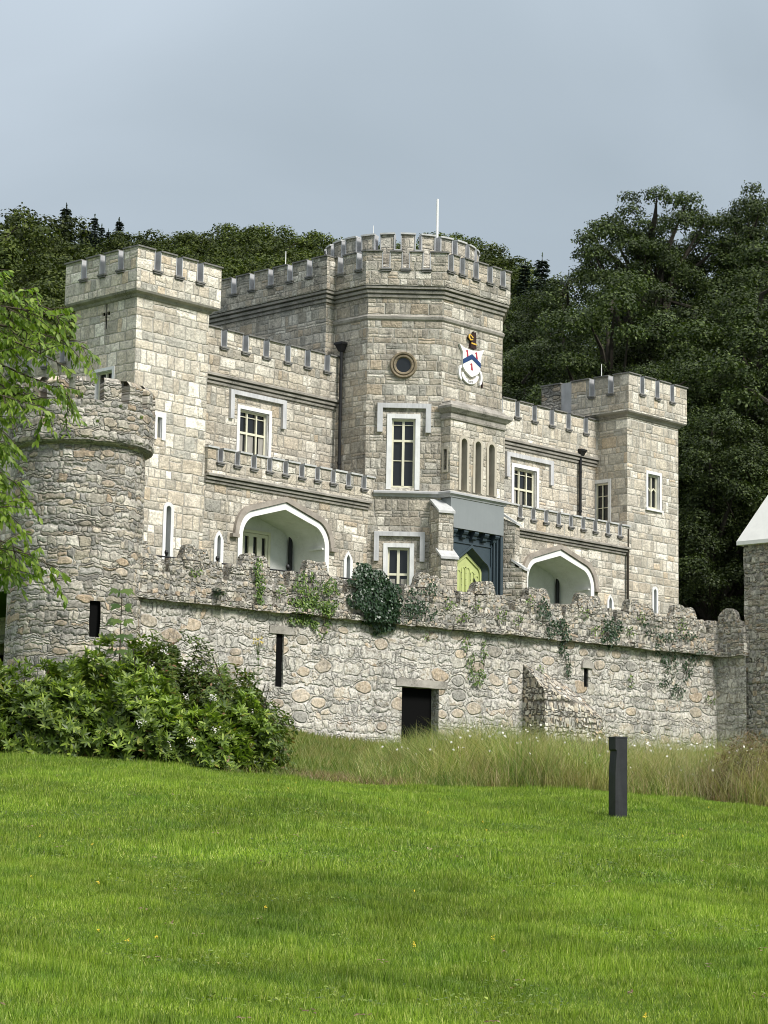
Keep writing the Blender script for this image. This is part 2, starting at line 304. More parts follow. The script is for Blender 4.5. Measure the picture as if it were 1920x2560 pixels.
MT['ivy_light'] = leafmat('ivy_light', [(0, (0.035, 0.075, 0.015)), (0.6, (0.10, 0.17, 0.03)), (1, (0.23, 0.31, 0.07))], 0.45, 0.15, 0.4, 0.1)
MT['petal'] = plain('white_petals', (0.62, 0.60, 0.54), 0.7, 0.05)
MT['disc'] = plain('yellow_florets', (0.65, 0.48, 0.04), 0.7, 0.1)

def grassmat(name, stops, big=0.35, amp=(0.7, 1.3), dry=0.0, trans=0.3):
    b = NB(name); g = b.n('ShaderNodeNewGeometry'); P = g.outputs['Position']
    col = b.ramp(g.outputs['Random Per Island'], stops)
    v = b.rng(b.noise(P, big, 5, 0.65), 0.32, 0.68, amp[0], amp[1])
    col = b.mix(b.rng(b.noise(P, 1.1, 5, 0.7), 0.48, 0.66, 0.0, 0.55), col, b.mix(1.0, col, (0.42, 0.66, 0.7), 'MULTIPLY'))
    v = b.ma('MULTIPLY', v, b.rng(b.noise(P, 2.3, 3, 0.6), 0.3, 0.7, 0.78, 1.2))
    col = b.mix(1.0, col, b.vec(v, v, v), 'MULTIPLY')
    if dry: col = b.mix(b.rng(b.noise(P, 1.3, 4, 0.7), 0.46, 0.62, 0.0, dry), col, (0.36, 0.27, 0.13))
    b.fin(col, 0.5, 0.3)
    tr = b.n('ShaderNodeBsdfTranslucent'); ms = b.n('ShaderNodeMixShader'); ms.inputs[0].default_value = trans
    b.t.links.new(b.mix(1.0, col, (1.3, 1.5, 0.6), 'MULTIPLY'), tr.inputs[0])
    b.t.links.new(b.b.outputs[0], ms.inputs[1]); b.t.links.new(tr.outputs[0], ms.inputs[2]); b.t.links.new(ms.outputs[0], b.out.inputs['Surface'])
    return b.m
MT['lawn'] = grassmat('lawn_blades', [(0, (0.075, 0.125, 0.012)), (0.5, (0.19, 0.285, 0.026)), (0.85, (0.31, 0.405, 0.05)), (1, (0.50, 0.50, 0.17))])
MT['meadow'] = grassmat('meadow_blades', [(0, (0.09, 0.15, 0.025)), (0.45, (0.20, 0.29, 0.055)), (0.7, (0.36, 0.38, 0.12)), (1, (0.56, 0.47, 0.25))], 0.6, (0.65, 1.3), dry=.5)
MT['straw'] = grassmat('straw_stalks', [(0, (0.30, 0.21, 0.12)), (0.5, (0.44, 0.33, 0.19)), (1, (0.60, 0.50, 0.32))], 0.5, (0.8, 1.2))
MT['bracken'] = grassmat('dead_fronds', [(0, (0.11, 0.065, 0.04)), (0.5, (0.27, 0.165, 0.10)), (1, (0.50, 0.38, 0.26))], 0.5, (0.8, 1.2))

def groundmat():
    b = NB('turf_soil'); p = b.pos()
    n = b.noise(p, 0.6, 6, 0.65); n2 = b.noise(p, 9.0, 4, 0.7)
    col = b.ramp(n2, [(0.3, (0.045, 0.075, 0.012)), (0.55, (0.075, 0.13, 0.014)), (0.75, (0.11, 0.16, 0.03))])
    col = b.mix(b.rng(n, 0.55, 0.8, 0.0, 0.5), col, (0.10, 0.085, 0.035))
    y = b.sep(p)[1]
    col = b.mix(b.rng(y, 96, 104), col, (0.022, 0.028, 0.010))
    b.bump(n2, 0.04)
    return b.fin(col, 0.95, 0.1)
MT['ground'] = groundmat()
# ------------------------------------------------------------------ frames of reference
A_ = radians(46.5632); CA, SA = cos(A_), sin(A_)
def XY(u, w): return (u * CA - w * SA, u * SA + w * CA)      # castle grid (u along the front, w into the depth) -> world
CO = (67.0, 61.0, 8.3)                                       # castle origin on that grid
class Fr:
    """a wall plane: origin, direction left->right seen from outside; pt(s, z, o) with o positive outwards"""
    def __init__(s, x, y, dx, dy):
        l = math.hypot(dx, dy); s.x, s.y, s.dx, s.dy = x, y, dx / l, dy / l; s.nx, s.ny = s.dy, -s.dx
    def pt(s, a, z, o=0.0): return (s.x + s.dx * a + s.nx * o, s.y + s.dy * a + s.ny * o, z)
def front(w): return Fr(0, w, 1, 0)          # s = u
def left(u): return Fr(u, 0, 0, -1)          # s = -w
def rightf(u): return Fr(u, 0, 0, 1)         # s = w
def backf(w): return Fr(0, w, -1, 0)         # s = -u
class MB:
    def __init__(s): s.v = []; s.f = []; s.uvs = None
    def face(s, pts):
        i = len(s.v); s.v += [tuple(p) for p in pts]; s.f.append(tuple(range(i, i + len(pts)))); return s
    def fbox(s, F, s0, s1, z0, z1, o0, o1, z0b=None, z1b=None):
        """box on frame F; z0b/z1b: heights at the outer side o1 if they differ (sloping tops)"""
        a = z0 if z0b is None else z0b; c = z1 if z1b is None else z1b
        p = [F.pt(s0, z0, o0), F.pt(s1, z0, o0), F.pt(s1, z1, o0), F.pt(s0, z1, o0), F.pt(s0, a, o1), F.pt(s1, a, o1), F.pt(s1, c, o1), F.pt(s0, c, o1)]
        i = len(s.v); s.v += p
        s.f += [(i+4, i+5, i+6, i+7), (i+1, i, i+3, i+2), (i, i+4, i+7, i+3), (i+5, i+1, i+2, i+6), (i+3, i+7, i+6, i+2), (i, i+1, i+5, i+4)]
        return s
    def box(s, x0, x1, y0, y1, z0, z1):
        return s.fbox(Fr(0, y1, 1, 0), x0, x1, z0, z1, 0, y1 - y0)
    def tube(s, pts, rad, n=8, cap=True):
        pts = [Vector(p) for p in pts]; rings = []
        rad = rad if isinstance(rad, (list, tuple)) else [rad] * len(pts)
        for k, p in enumerate(pts):
            t = (pts[min(k + 1, len(pts) - 1)] - pts[max(k - 1, 0)]).normalized()
            a = t.cross(Vector((0, 0, 1)));
            if a.length < 0.05: a = t.cross(Vector((1, 0, 0)))
            a.normalize(); b = t.cross(a); i = len(s.v)
            s.v += [tuple(p + (a * cos(2 * pi * j / n) + b * sin(2 * pi * j / n)) * rad[k]) for j in range(n)]
            rings.append(i)
        for r0, r1 in zip(rings, rings[1:]):
            for j in range(n): s.f.append((r0 + j, r0 + (j + 1) % n, r1 + (j + 1) % n, r1 + j))
        if cap:
            s.f.append(tuple(rings[0] + j for j in reversed(range(n)))); s.f.append(tuple(rings[-1] + j for j in range(n)))
        return s
    def plate(s, F, poly, o0, o1):
        """polygon in (s, z) extruded from o0 to o1"""
        n = len(poly); i = len(s.v)
        s.v += [F.pt(a, z, o1) for a, z in poly] + [F.pt(a, z, o0) for a, z in poly]
        s.f.append(tuple(range(i, i + n))); s.f.append(tuple(reversed(range(i + n, i + 2 * n))))
        for j in range(n): s.f.append((i + j, i + n + j, i + n + (j + 1) % n, i + (j + 1) % n))
        return s
    def band(s, F, inner, outer, o0, o1):
        """strip between two open profiles of equal length, extruded"""
        for k in range(len(inner) - 1):
            s.plate(F, [inner[k], inner[k + 1], outer[k + 1], outer[k]], o0, o1)
        return s
    def sweep(s, path, prof, closed=False):
        """sweep profile [(out, z)...] along a horizontal polyline (left->right seen from outside), mitred"""
        n = len(path); rows = []
        for k in range(n):
            p = path[k]
            segs = []
            if k > 0 or closed: q = path[k - 1]; segs.append((p[0] - q[0], p[1] - q[1]))
            if k < n - 1 or closed: q = path[(k + 1) % n]; segs.append((q[0] - p[0], q[1] - p[1]))
            ns = [(d[1] / math.hypot(*d), -d[0] / math.hypot(*d)) for d in segs]
            m = (sum(a[0] for a in ns), sum(a[1] for a in ns)); l = math.hypot(*m); m = (m[0] / l, m[1] / l)
            c = m[0] * ns[0][0] + m[1] * ns[0][1]; m = (m[0] / c, m[1] / c)
            rows.append([(p[0] + m[0] * o, p[1] + m[1] * o, z) for o, z in prof])
        N = len(prof)
        rng = range(n if closed else n - 1)
        for k in rng:
            a, b = rows[k], rows[(k + 1) % n]
            for j in range(N - 1): s.face([a[j], b[j], b[j + 1], a[j + 1]])
        if not closed:
            s.face(list(reversed(rows[0]))); s.face(rows[-1])
        return s
    def wall(s, F, s0, s1, z0, z1, holes=()):
        """wall sheet with openings (a0, a1, zb, profile or z top, reveal depth)"""
        S = sorted({s0, s1, *[h[0] for h in holes], *[h[1] for h in holes]}); Z = {z0, z1}
        for h in holes: Z |= {h[2], h[3] if not isinstance(h[3], list) else max(q[1] for q in h[3]) + 0.02}
        Z = sorted(Z)
        for a, b in zip(S, S[1:]):
            for c, d in zip(Z, Z[1:]):
                m, q = (a + b) / 2, (c + d) / 2
                if any(h[0] < m < h[1] and h[2] < q < (h[3] if not isinstance(h[3], list) else max(r[1] for r in h[3]) + 0.02) for h in holes): continue
                s.face([F.pt(a, c), F.pt(b, c), F.pt(b, d), F.pt(a, d)])
        for h in holes:
            a0, a1, zb, top, dep = h[:5]
            if isinstance(top, list):
                zt = max(q[1] for q in top) + 0.02
                for (x0, y0), (x1, y1) in zip(top, top[1:]): s.face([F.pt(x0, y0), F.pt(x1, y1), F.pt(x1, zt), F.pt(x0, zt)])
                ring = [(a0, zb), *top, (a1, zb)]
            else: ring = [(a0, zb), (a0, top), (a1, top), (a1, zb)]
            if len(h) < 6:
                for (x0, y0), (x1, y1) in zip(ring, ring[1:] + ring[:1]): s.face([F.pt(x0, y0), F.pt(x0, y0, -dep), F.pt(x1, y1, -dep), F.pt(x1, y1)])
        return s
    def build(s, name, mat, parent=None, off=None, smooth=False, uv=True, cyl=None):
        if off is None: off = CO if parent is CASTLE or (parent is not None and parent.get('_grid')) else (0, 0, 0)
        me = bpy.data.meshes.new(name)
        me.from_pydata([(a - off[0], b - off[1], c - off[2]) for a, b, c in s.v], [], s.f)
        if uv:
            lay = me.uv_layers.new(name='UVMap').data
            V = s.v
            for poly in me.polygons:
                nx, ny, nz = poly.normal
                if cyl:
                    for li in poly.loop_indices:
                        p = V[me.loops[li].vertex_index]; c = poly.center
                        ac = math.atan2(c.y + off[1] - cyl[1], c.x + off[0] - cyl[0]); a = math.atan2(p[1] - cyl[1], p[0] - cyl[0])
                        while a - ac > pi: a -= 2 * pi
                        while a - ac < -pi: a += 2 * pi
                        lay[li].uv = (a * cyl[2], p[2] + (0 if abs(nz) < .7 else math.hypot(p[0] - cyl[0], p[1] - cyl[1])))
                elif abs(nz) > 0.75:
                    for li in poly.loop_indices: p = V[me.loops[li].vertex_index]; lay[li].uv = (p[0], p[1])
                else:
                    l = math.hypot(nx, ny) or 1; tx, ty = -ny / l, nx / l
                    for li in poly.loop_indices: p = V[me.loops[li].vertex_index]; lay[li].uv = (p[0] * tx + p[1] * ty, p[2])
        if smooth: me.polygons.foreach_set('use_smooth', [True] * len(me.polygons))
        me.materials.append(MT[mat] if isinstance(mat, str) else mat)
        o = bpy.data.objects.new(name, me); scene.collection.objects.link(o)
        if parent is not None: o.parent = parent
        return o
CASTLE = None
def tag(o, label=None, cat=None, group=None, kind=None):
    if label: o['label'] = label
    if cat: o['category'] = cat
    if group: o['group'] = group
    if kind: o['kind'] = kind
    return o
def empty(name, loc, rz=0.0, **k):
    o = bpy.data.objects.new(name, None); scene.collection.objects.link(o); o.location = loc; o.rotation_euler = (0, 0, rz); o.empty_display_size = 0.3
    return tag(o, **k)
def npmesh(name, V, F, mat, parent=None, smooth=False):
    """V (n,3); F (m,k) constant size faces"""
    me = bpy.data.meshes.new(name); n, (m, k) = len(V), F.shape
    me.vertices.add(n); me.vertices.foreach_set('co', V.astype(np.float32).ravel())
    me.loops.add(m * k); me.loops.foreach_set('vertex_index', F.astype(np.int32).ravel())
    me.polygons.add(m); me.polygons.foreach_set('loop_start', np.arange(0, m * k, k, dtype=np.int32))
    try: me.polygons.foreach_set('loop_total', np.full(m, k, dtype=np.int32))
    except Exception: pass
    if smooth: me.polygons.foreach_set('use_smooth', np.ones(m, dtype=bool))
    me.update(calc_edges=True); me.materials.append(MT[mat] if isinstance(mat, str) else mat)
    o = bpy.data.objects.new(name, me); scene.collection.objects.link(o)
    if parent is not None: o.parent = parent
    return o
def unit(a): return a / np.maximum(np.linalg.norm(a, axis=-1, keepdims=True), 1e-9)
# leaf templates: (x along, y across, z fold), faces as quads
T_DIA = (np.array([[0, 0, 0], [.45, -.32, .05], [1, 0, 0], [.45, .32, .05]]), np.array([[0, 1, 2, 3]]))
T_LEAF = (np.array([[0, 0, 0], [.35, -.2, .06], [.75, -.15, .03], [1, 0, -.06], [.75, .15, .03], [.35, .2, .06], [.4, 0, 0]]), np.array([[0, 1, 6, 5], [6, 1, 2, 3], [5, 6, 3, 4]]))
T_LONG = (np.array([[0, 0, 0], [.3, -.11, .03], [.75, -.10, .02], [1, 0, -.08], [.75, .10, .02], [.3, .11, .03], [.5, 0, -.01]]), np.array([[0, 1, 6, 5], [6, 1, 2, 3], [5, 6, 3, 4]]))
T_IVY = (np.array([[0, 0, 0], [.1, -.42, 0], [.55, -.3, .05], [1, 0, 0], [.55, .3, .05], [.1, .42, 0], [.3, 0, -.04]]), np.array([[0, 1, 2, 6], [6, 2, 3, 4], [0, 6, 4, 5]]))
T_PALM = (np.array([[0, 0, 0], [.15, -.55, -.05], [.55, -.45, 0], [.5, -.2, .03], [1, 0, -.08], [.5, .2, .03], [.55, .45, 0], [.15, .55, -.05]]), np.array([[0, 1, 2, 3], [0, 3, 4, 5], [0, 5, 6, 7]]))
def leaves(P, D, N, S, T, name, mat, parent=None):
    """leaves at P pointing along D, facing N, of length S"""
    tv, tf = T; n = len(P)
    D = unit(D); B = unit(np.cross(N, D)); N = np.cross(D, B)
    S = np.broadcast_to(np.asarray(S, float), (n,))[:, None, None]
    V = P[:, None, :] + S * (tv[None, :, 0:1] * D[:, None] + tv[None, :, 1:2] * B[:, None] + tv[None, :, 2:3] * N[:, None])
    F = (np.arange(n) * len(tv))[:, None, None] + tf[None]
    return npmesh(name, V.reshape(-1, 3), F.reshape(-1, tf.shape[1]), mat, parent)
def sph(rs, n):
    return unit(rs.normal(size=(n, 3)))
def blades(P, H, Wd, lean, rs, name, mat, segs=1, parent=None):
    """grass blades rooted at P (n,3), heights H, widths Wd, lean vectors (n,2)"""
    n = len(P); th = rs.uniform(0, 2 * pi, n); side = np.stack([np.cos(th), np.sin(th), 0 * th], 1) * Wd[:, None] / 2
    L3 = np.concatenate([lean, np.zeros((n, 1))], 1)
    up = np.array([0, 0, 1.0])
    rows = []
    if segs == 1:
        V = np.stack([P - side, P + side, P + L3 + up * H[:, None]], 1)
        F = np.arange(n)[:, None] * 3 + np.array([[0, 1, 2]])
        return npmesh(name, V.reshape(-1, 3), F, mat, parent)
    for t in np.linspace(0, 1, segs + 1):
        c = P + L3 * t * t + up * (H * (t - 0.25 * t * t * (np.linalg.norm(lean, axis=1) / np.maximum(H, 1e-6))))[:, None]
        wv = side * (1 - t) + side * 0.05
        rows += [c - wv, c + wv]
    V = np.stack(rows, 1); k = 2 * (segs + 1)
    F = [[2 * i, 2 * i + 1, 2 * i + 3, 2 * i + 2] for i in range(segs)]
    F = (np.arange(n) * k)[:, None, None] + np.array(F)[None]
    return npmesh(name, V.reshape(-1, 3), F.reshape(-1, 4), mat, parent)
# ------------------------------------------------------------------ the castle: one thing, all its parts children
CASTLE = empty('castle', (*XY(CO[0], CO[1]), CO[2]), A_, label='pale stone castle with battlements, polygonal central tower and lime green door', cat='castle')
CASTLE['_grid'] = 1
WF, WU, WA = 60.74, 62.60, 58.69
ZB = 7.2
def grid(o): o['_grid'] = 1; return o
def cb(mb, name, mat, parent=None, **k):
    p = CASTLE if parent is None else parent
    return grid(mb.build(name, mat, p, off=CO, **k))

def embrasure(F, sc, w, z0, z1, th, o, par):
    """smooth grey lining of one crenel: two reveals and a stooled sill with a dark two-step drip"""
    m = MB(); a, b = sc - w / 2, sc + w / 2
    m.fbox(F, a, a + 0.035, z0, z1 + 0.02, o - th - 0.01, o + 0.02); m.fbox(F, b - 0.035, b, z0, z1 + 0.02, o - th - 0.01, o + 0.02)
    m.fbox(F, a + 0.035, b - 0.035, z0 - 0.05, z0 + 0.03, o - th, o + 0.02)
    e = cb(m, 'crenel', 'render', par)
    d = MB(); d.fbox(F, a - 0.06, b + 0.06, z0 - 0.062, z0 - 0.002, o + 0.002, o + 0.10); d.fbox(F, a - 0.03, b + 0.03, z0 - 0.125, z0 - 0.066, o + 0.002, o + 0.07)
    cb(d, 'crenel_sill', 'coping', par)

def parapet(segs, zb, zt, zc, mat, th=0.42, sw=0.33, prof=None, path=None, closed=False, coping='coping', name='parapet', cop_h=0.055, moulded=True):
    """segs: (frame, s0, s1, [slot centres], o) ; zb..zt band, zc = crenel bottom"""
    m = MB(); c = MB(); slots = []
    for F, s0, s1, sl, o in segs:
        m.fbox(F, s0, s1, zb, zc, o - th, o)
        edges = [s0] + sum([[q - sw / 2, q + sw / 2] for q in sorted(sl)], []) + [s1]
        for a, b in zip(edges[::2], edges[1::2]):
            if b - a < 0.02: continue
            m.fbox(F, a, b, zc, zt, o - th, o)
            c.fbox(F, a - 0.03, b + 0.03, zt, zt + cop_h, o - th - 0.05, o + 0.07)
        slots += [(F, q, o) for q in sl]
    p = cb(m, name, mat)
    cb(c, 'coping', coping, p)
    for F, q, o in slots: embrasure(F, q, sw, zc, zt, th, o, p)
    return p
CORN = lambda z, k=1.0: [(0, z - .34 * k), (.07, z - .34 * k), (.09, z - .26 * k), (.02, z - .24 * k), (.02, z - .20 * k), (.15, z - .20 * k), (.17, z - .11 * k), (.06, z - .09 * k), (.06, z - .05 * k), (.25, z - .05 * k), (.26, z + .03), (.17, z + .08), (0, z + .10)]
def cornice(path, z, k=1.0, name='cornice'):
    m = MB(); m.sweep(path, CORN(z, k)); return cb(m, name, 'mould')

def window(F, s0, s1, z0, z1, cols, rows, bars=None, fr=0.15, dep=0.22, sill=False, curtain=False, name='window', sash=0.07, framemat='surround', thick_rows=(), mull=0.07):
    """s0..s1, z0..z1 is the opening; rows: list of glazing bar heights; a pale surround stands round it"""
    m = MB()
    m.fbox(F, s0 - fr, s0, z0 - (0 if sill else fr * .4), z1 + fr, -0.03, 0.035); m.fbox(F, s1, s1 + fr, z0 - (0 if sill else fr * .4), z1 + fr, -0.03, 0.035)
    m.fbox(F, s0, s1, z1, z1 + fr, -0.03, 0.035)
    m.fbox(F, s0 + .001, s0 + 0.02, z0, z1, -dep, -0.03); m.fbox(F, s1 - 0.02, s1 - .001, z0, z1, -dep, -0.03); m.fbox(F, s0 + 0.02, s1 - 0.02, z1 - 0.02, z1 - .001, -dep, -0.03)
    w = cb(m, name, framemat)
    if sill:
        q = MB(); q.fbox(F, s0 - fr - 0.06, s1 + fr + 0.06, z0 - 0.13, z0 + 0.0, -dep, 0.10, z1b=z0 - 0.03); cb(q, 'sill', 'surround', w)
    a0, a1, b0, b1 = s0 + 0.02, s1 - 0.02, z0, z1 - 0.02
    f = MB(); o0, o1 = -dep, -dep + 0.06
    f.fbox(F, a0, a0 + sash, b0, b1, o0, o1); f.fbox(F, a1 - sash, a1, b0, b1, o0, o1)
    f.fbox(F, a0 + sash, a1 - sash, b1 - sash, b1, o0, o1); f.fbox(F, a0 + sash, a1 - sash, b0, b0 + sash * 1.4, o0, o1)
    n = cols
    for k in range(1, n):
        x = a0 + (a1 - a0) * k / n; f.fbox(F, x - mull / 2, x + mull / 2, b0 + sash * 1.4, b1 - sash, o0, o1 + 0.02)
    edges = [a0 + sash] + sum([[a0 + (a1 - a0) * k / n - mull / 2, a0 + (a1 - a0) * k / n + mull / 2] for k in range(1, n)], []) + [a1 - sash]
    for z, t in [(r, 0.03) for r in rows] + [(r, 0.09) for r in thick_rows]:
        for c0, c1 in zip(edges[::2], edges[1::2]): f.fbox(F, c0, c1, z - t / 2, z + t / 2, o0 + .004, o1 + (0.008 if t > .05 else -0.01))
    cb(f, 'window_frame', 'cream', w)
    g = MB(); g.fbox(F, a0, a1, b0, b1, o0 - 0.03, o0 - 0.012); cb(g, 'pane', 'glass', w)
    if curtain:
        k = MB(); n_ = 10
        for (c0, c1) in curtain:
            pts = [F.pt(c0 + (c1 - c0) * i / n_, 0, 0.012 * (-1) ** i)[:2] for i in range(n_ + 1)]
            for p, q in zip(pts, pts[1:]):
                d = (-F.nx * (dep - 0.0095), -F.ny * (dep - 0.0095))
                k.face([(p[0] + d[0], p[1] + d[1], b0 + .1), (q[0] + d[0], q[1] + d[1], b0 + .1), (q[0] + d[0], q[1] + d[1], (b0 + b1) / 2 if z1 - z0 > 1.5 else b1 - .1), (p[0] + d[0], p[1] + d[1], (b0 + b1) / 2 if z1 - z0 > 1.5 else b1 - .1)])
        cb(k, 'curtain', 'curtain', w)
    return w
def hood(F, s0, s1, zd, zt, t=0.17, o=0.13):
    m = MB(); m.fbox(F, s0, s0 + t, zd, zt - t, 0.002, o); m.fbox(F, s1 - t, s1, zd, zt - t, 0.002, o); m.fbox(F, s0, s1, zt - t, zt, 0.002, o, z1b=zt - 0.03)
    return cb(m, 'hood_mould', 'hoodm')
def arc(cx, cz, rx, rz, a0, a1, n):
    return [(cx + rx * cos(radians(a0 + (a1 - a0) * i / n)), cz + rz * sin(radians(a0 + (a1 - a0) * i / n))) for i in range(n + 1)]
def lancet(F, c, w, z0, z1, fr, pointed=False, name='lancet_window', mat='surround', dep=0.3, lattice=False):
    def prof(h, top):
        if pointed: return [(c - h, top - h * 1.5), (c - h * .55, top - h * .6), (c, top), (c + h * .55, top - h * .6), (c + h, top - h * 1.5)]
        return arc(c, top - h, h, h, 180, 0, 8)
    i, o = prof(w / 2, z1), prof(w / 2 + fr, z1 + fr)
    m = MB(); m.band(F, [(c - w / 2, z0), *i, (c + w / 2, z0)], [(c - w / 2 - fr, z0), *o, (c + w / 2 + fr, z0)], -0.02, 0.045)
    ring = [(c - w / 2, z0), *i, (c + w / 2, z0)]
    for (x0, y0), (x1, y1) in zip(ring, ring[1:]): m.face([F.pt(x0, y0, -.02), F.pt(x0, y0, -dep), F.pt(x1, y1, -dep), F.pt(x1, y1, -.02)])
    m.face([F.pt(c - w / 2, z0, .04), F.pt(c - w / 2, z0, -dep), F.pt(c + w / 2, z0, -dep), F.pt(c + w / 2, z0, .04)])
    l = cb(m, name, mat)
    g = MB(); g.fbox(F, c - w / 2 - .02, c + w / 2 + .02, z0 - .02, z1 + .02, -dep - 0.03, -dep); cb(g, 'pane', 'glass', l)
    if lattice:
        q = MB(); zz = z0; k = 0
        while zz < z1 - w * .5:
            q.tube([F.pt(c - w / 2 * (-1) ** k, zz, -dep + .012), F.pt(c + w / 2 * (-1) ** k, min(zz + w, z1), -dep + .012)], 0.012, 4)
            zz += w * .5; k += 1
        cb(q, 'lead_lattice', 'render', l)
    return (c - w / 2, c + w / 2, z0, i if pointed else [(c - w / 2, z1 - w / 2), *i[1:-1], (c + w / 2, z1 - w / 2)], dep, 0)

# ---- left tower
FL, FF = left(50.73), front(WF)
holes = [lancet(FF, 52.565, .23, 8.6, 12.06, .14), ]
m = MB(); m.wall(FF, 50.73, 54.30, ZB, 19.95, [holes[0], (51.88, 52.11, 14.54, 15.30, .3, 0)])
m.wall(FL, -64.33, -50.0 - 10.74, ZB, 19.95, [(-62.97, -62.0, 15.6, 17.06, .2, 0), (-62.56, -62.44, 18.67, 19.71, .06), (-62.72, -62.56, 19.18, 19.32, .06), (-62.44, -62.28, 19.18, 19.32, .06)])
m.wall(rightf(54.30), WF, 64.33, 13.9, 19.95); m.wall(backf(64.33), -54.30, -50.73, ZB, 19.95)
cb(m, 'tower_wall', 'ash_tower')
m = MB(); m.fbox(FL, -62.75, -62.25, 18.6, 19.75, -.1, -.062); cb(m, 'loop_shade_plate', 'dark')  # black panel close behind the cross loop, painted as its shade
p0 = [(50.73, 64.33), (50.73, WF), (54.30, WF), (54.30, 64.33)]
m = MB(); m.sweep(p0, [(0, 19.62), (.06, 19.66), (.10, 19.74), (.26, 19.80), (.30, 19.87)], closed=True); cb(m, 'corbel_course', 'mould')
parapet([(front(WF), 50.43, 54.60, [51.40, 52.46, 53.51], .3), (left(50.73), -64.63, -60.86, [-63.52, -62.43, -61.37], .3),
         (rightf(54.30), 61.16, 64.63, [62.4, 63.4], .3), (backf(64.33), -54.18, -50.85, [-52.5], .3)], 19.87, 21.43, 20.69, 'ash_tower')
m = MB(); m.box(50.8, 54.2, 60.8, 64.3, 19.9, 20.1); cb(m, 'roof', 'slate')
# window with its surround on the front, small
window(FF, 51.88, 52.11, 14.54, 15.30, 1, [], fr=.19, dep=.25, name='slit_window', sash=.03)
window(FL, -62.97, -62.0, 15.6, 17.06, 2, [], fr=.12, dep=.2, sash=.05)
# ---- far left low wing
m = MB(); m.wall(left(50.85), -78, -64.33, ZB, 17.1); m.wall(rightf(54.2), 64.33, 78, ZB, 17.1); cb(m, 'wing_wall', 'ash_wing')
parapet([(left(50.85), -78, -64.35, [-65.0, -66.05, -67.15, -68.27, -69.4, -70.5, -71.6], .12)], 17.1, 18.42, 17.75, 'ash_wing')
m = MB(); m.box(50.9, 54.2, 64.4, 78, 16.9, 17.2); cb(m, 'roof', 'slate')

# ---- left upper wall
F = front(WU)
m = MB(); m.wall(F, 54.30, 63.10, 14.0, 17.62, [(57.73, 59.31, 14.95, 16.76, .3)]); cb(m, 'wing_wall', 'ash_wing')
cornice([(54.30, WU), (63.10, WU)], 17.86)
parapet([(F, 54.30, 63.22, [55.45, 56.63, 57.78, 58.92, 60.11, 61.24, 62.38], .16)], 17.90, 19.71, 19.02, 'ash_wing')
m = MB(); m.box(54.3, 62.6, WU + .3, 72, 18.4, 18.6); cb(m, 'roof', 'slate')
window(F, 57.73, 59.31, 14.95, 16.76, 3, [16.50], [], fr=.15, curtain=[(57.85, 58.1), (58.35, 58.65), (58.95, 59.2)], thick_rows=(15.85,))
hood(F, 57.13, 60.18, 16.28, 17.47, .20)
# slate hip roof showing above it
m = MB(); a = [(55.0, 64.6, 19.0), (59.0, 64.6, 19.0), (59.0, 69, 19.0), (55.0, 69, 19.0)]; t1, t2 = (57.0, 66.2, 20.75), (57.0, 68, 20.75)
m.face([a[0], a[1], t1]); m.face([a[1], a[2], t2, t1]); m.face([a[2], a[3], t2]); m.face([a[3], a[0], t1, t2]); m.box(55, 59, 64.6, 69, 18.6, 19.0)
cb(m, 'slate_roof', 'slate')

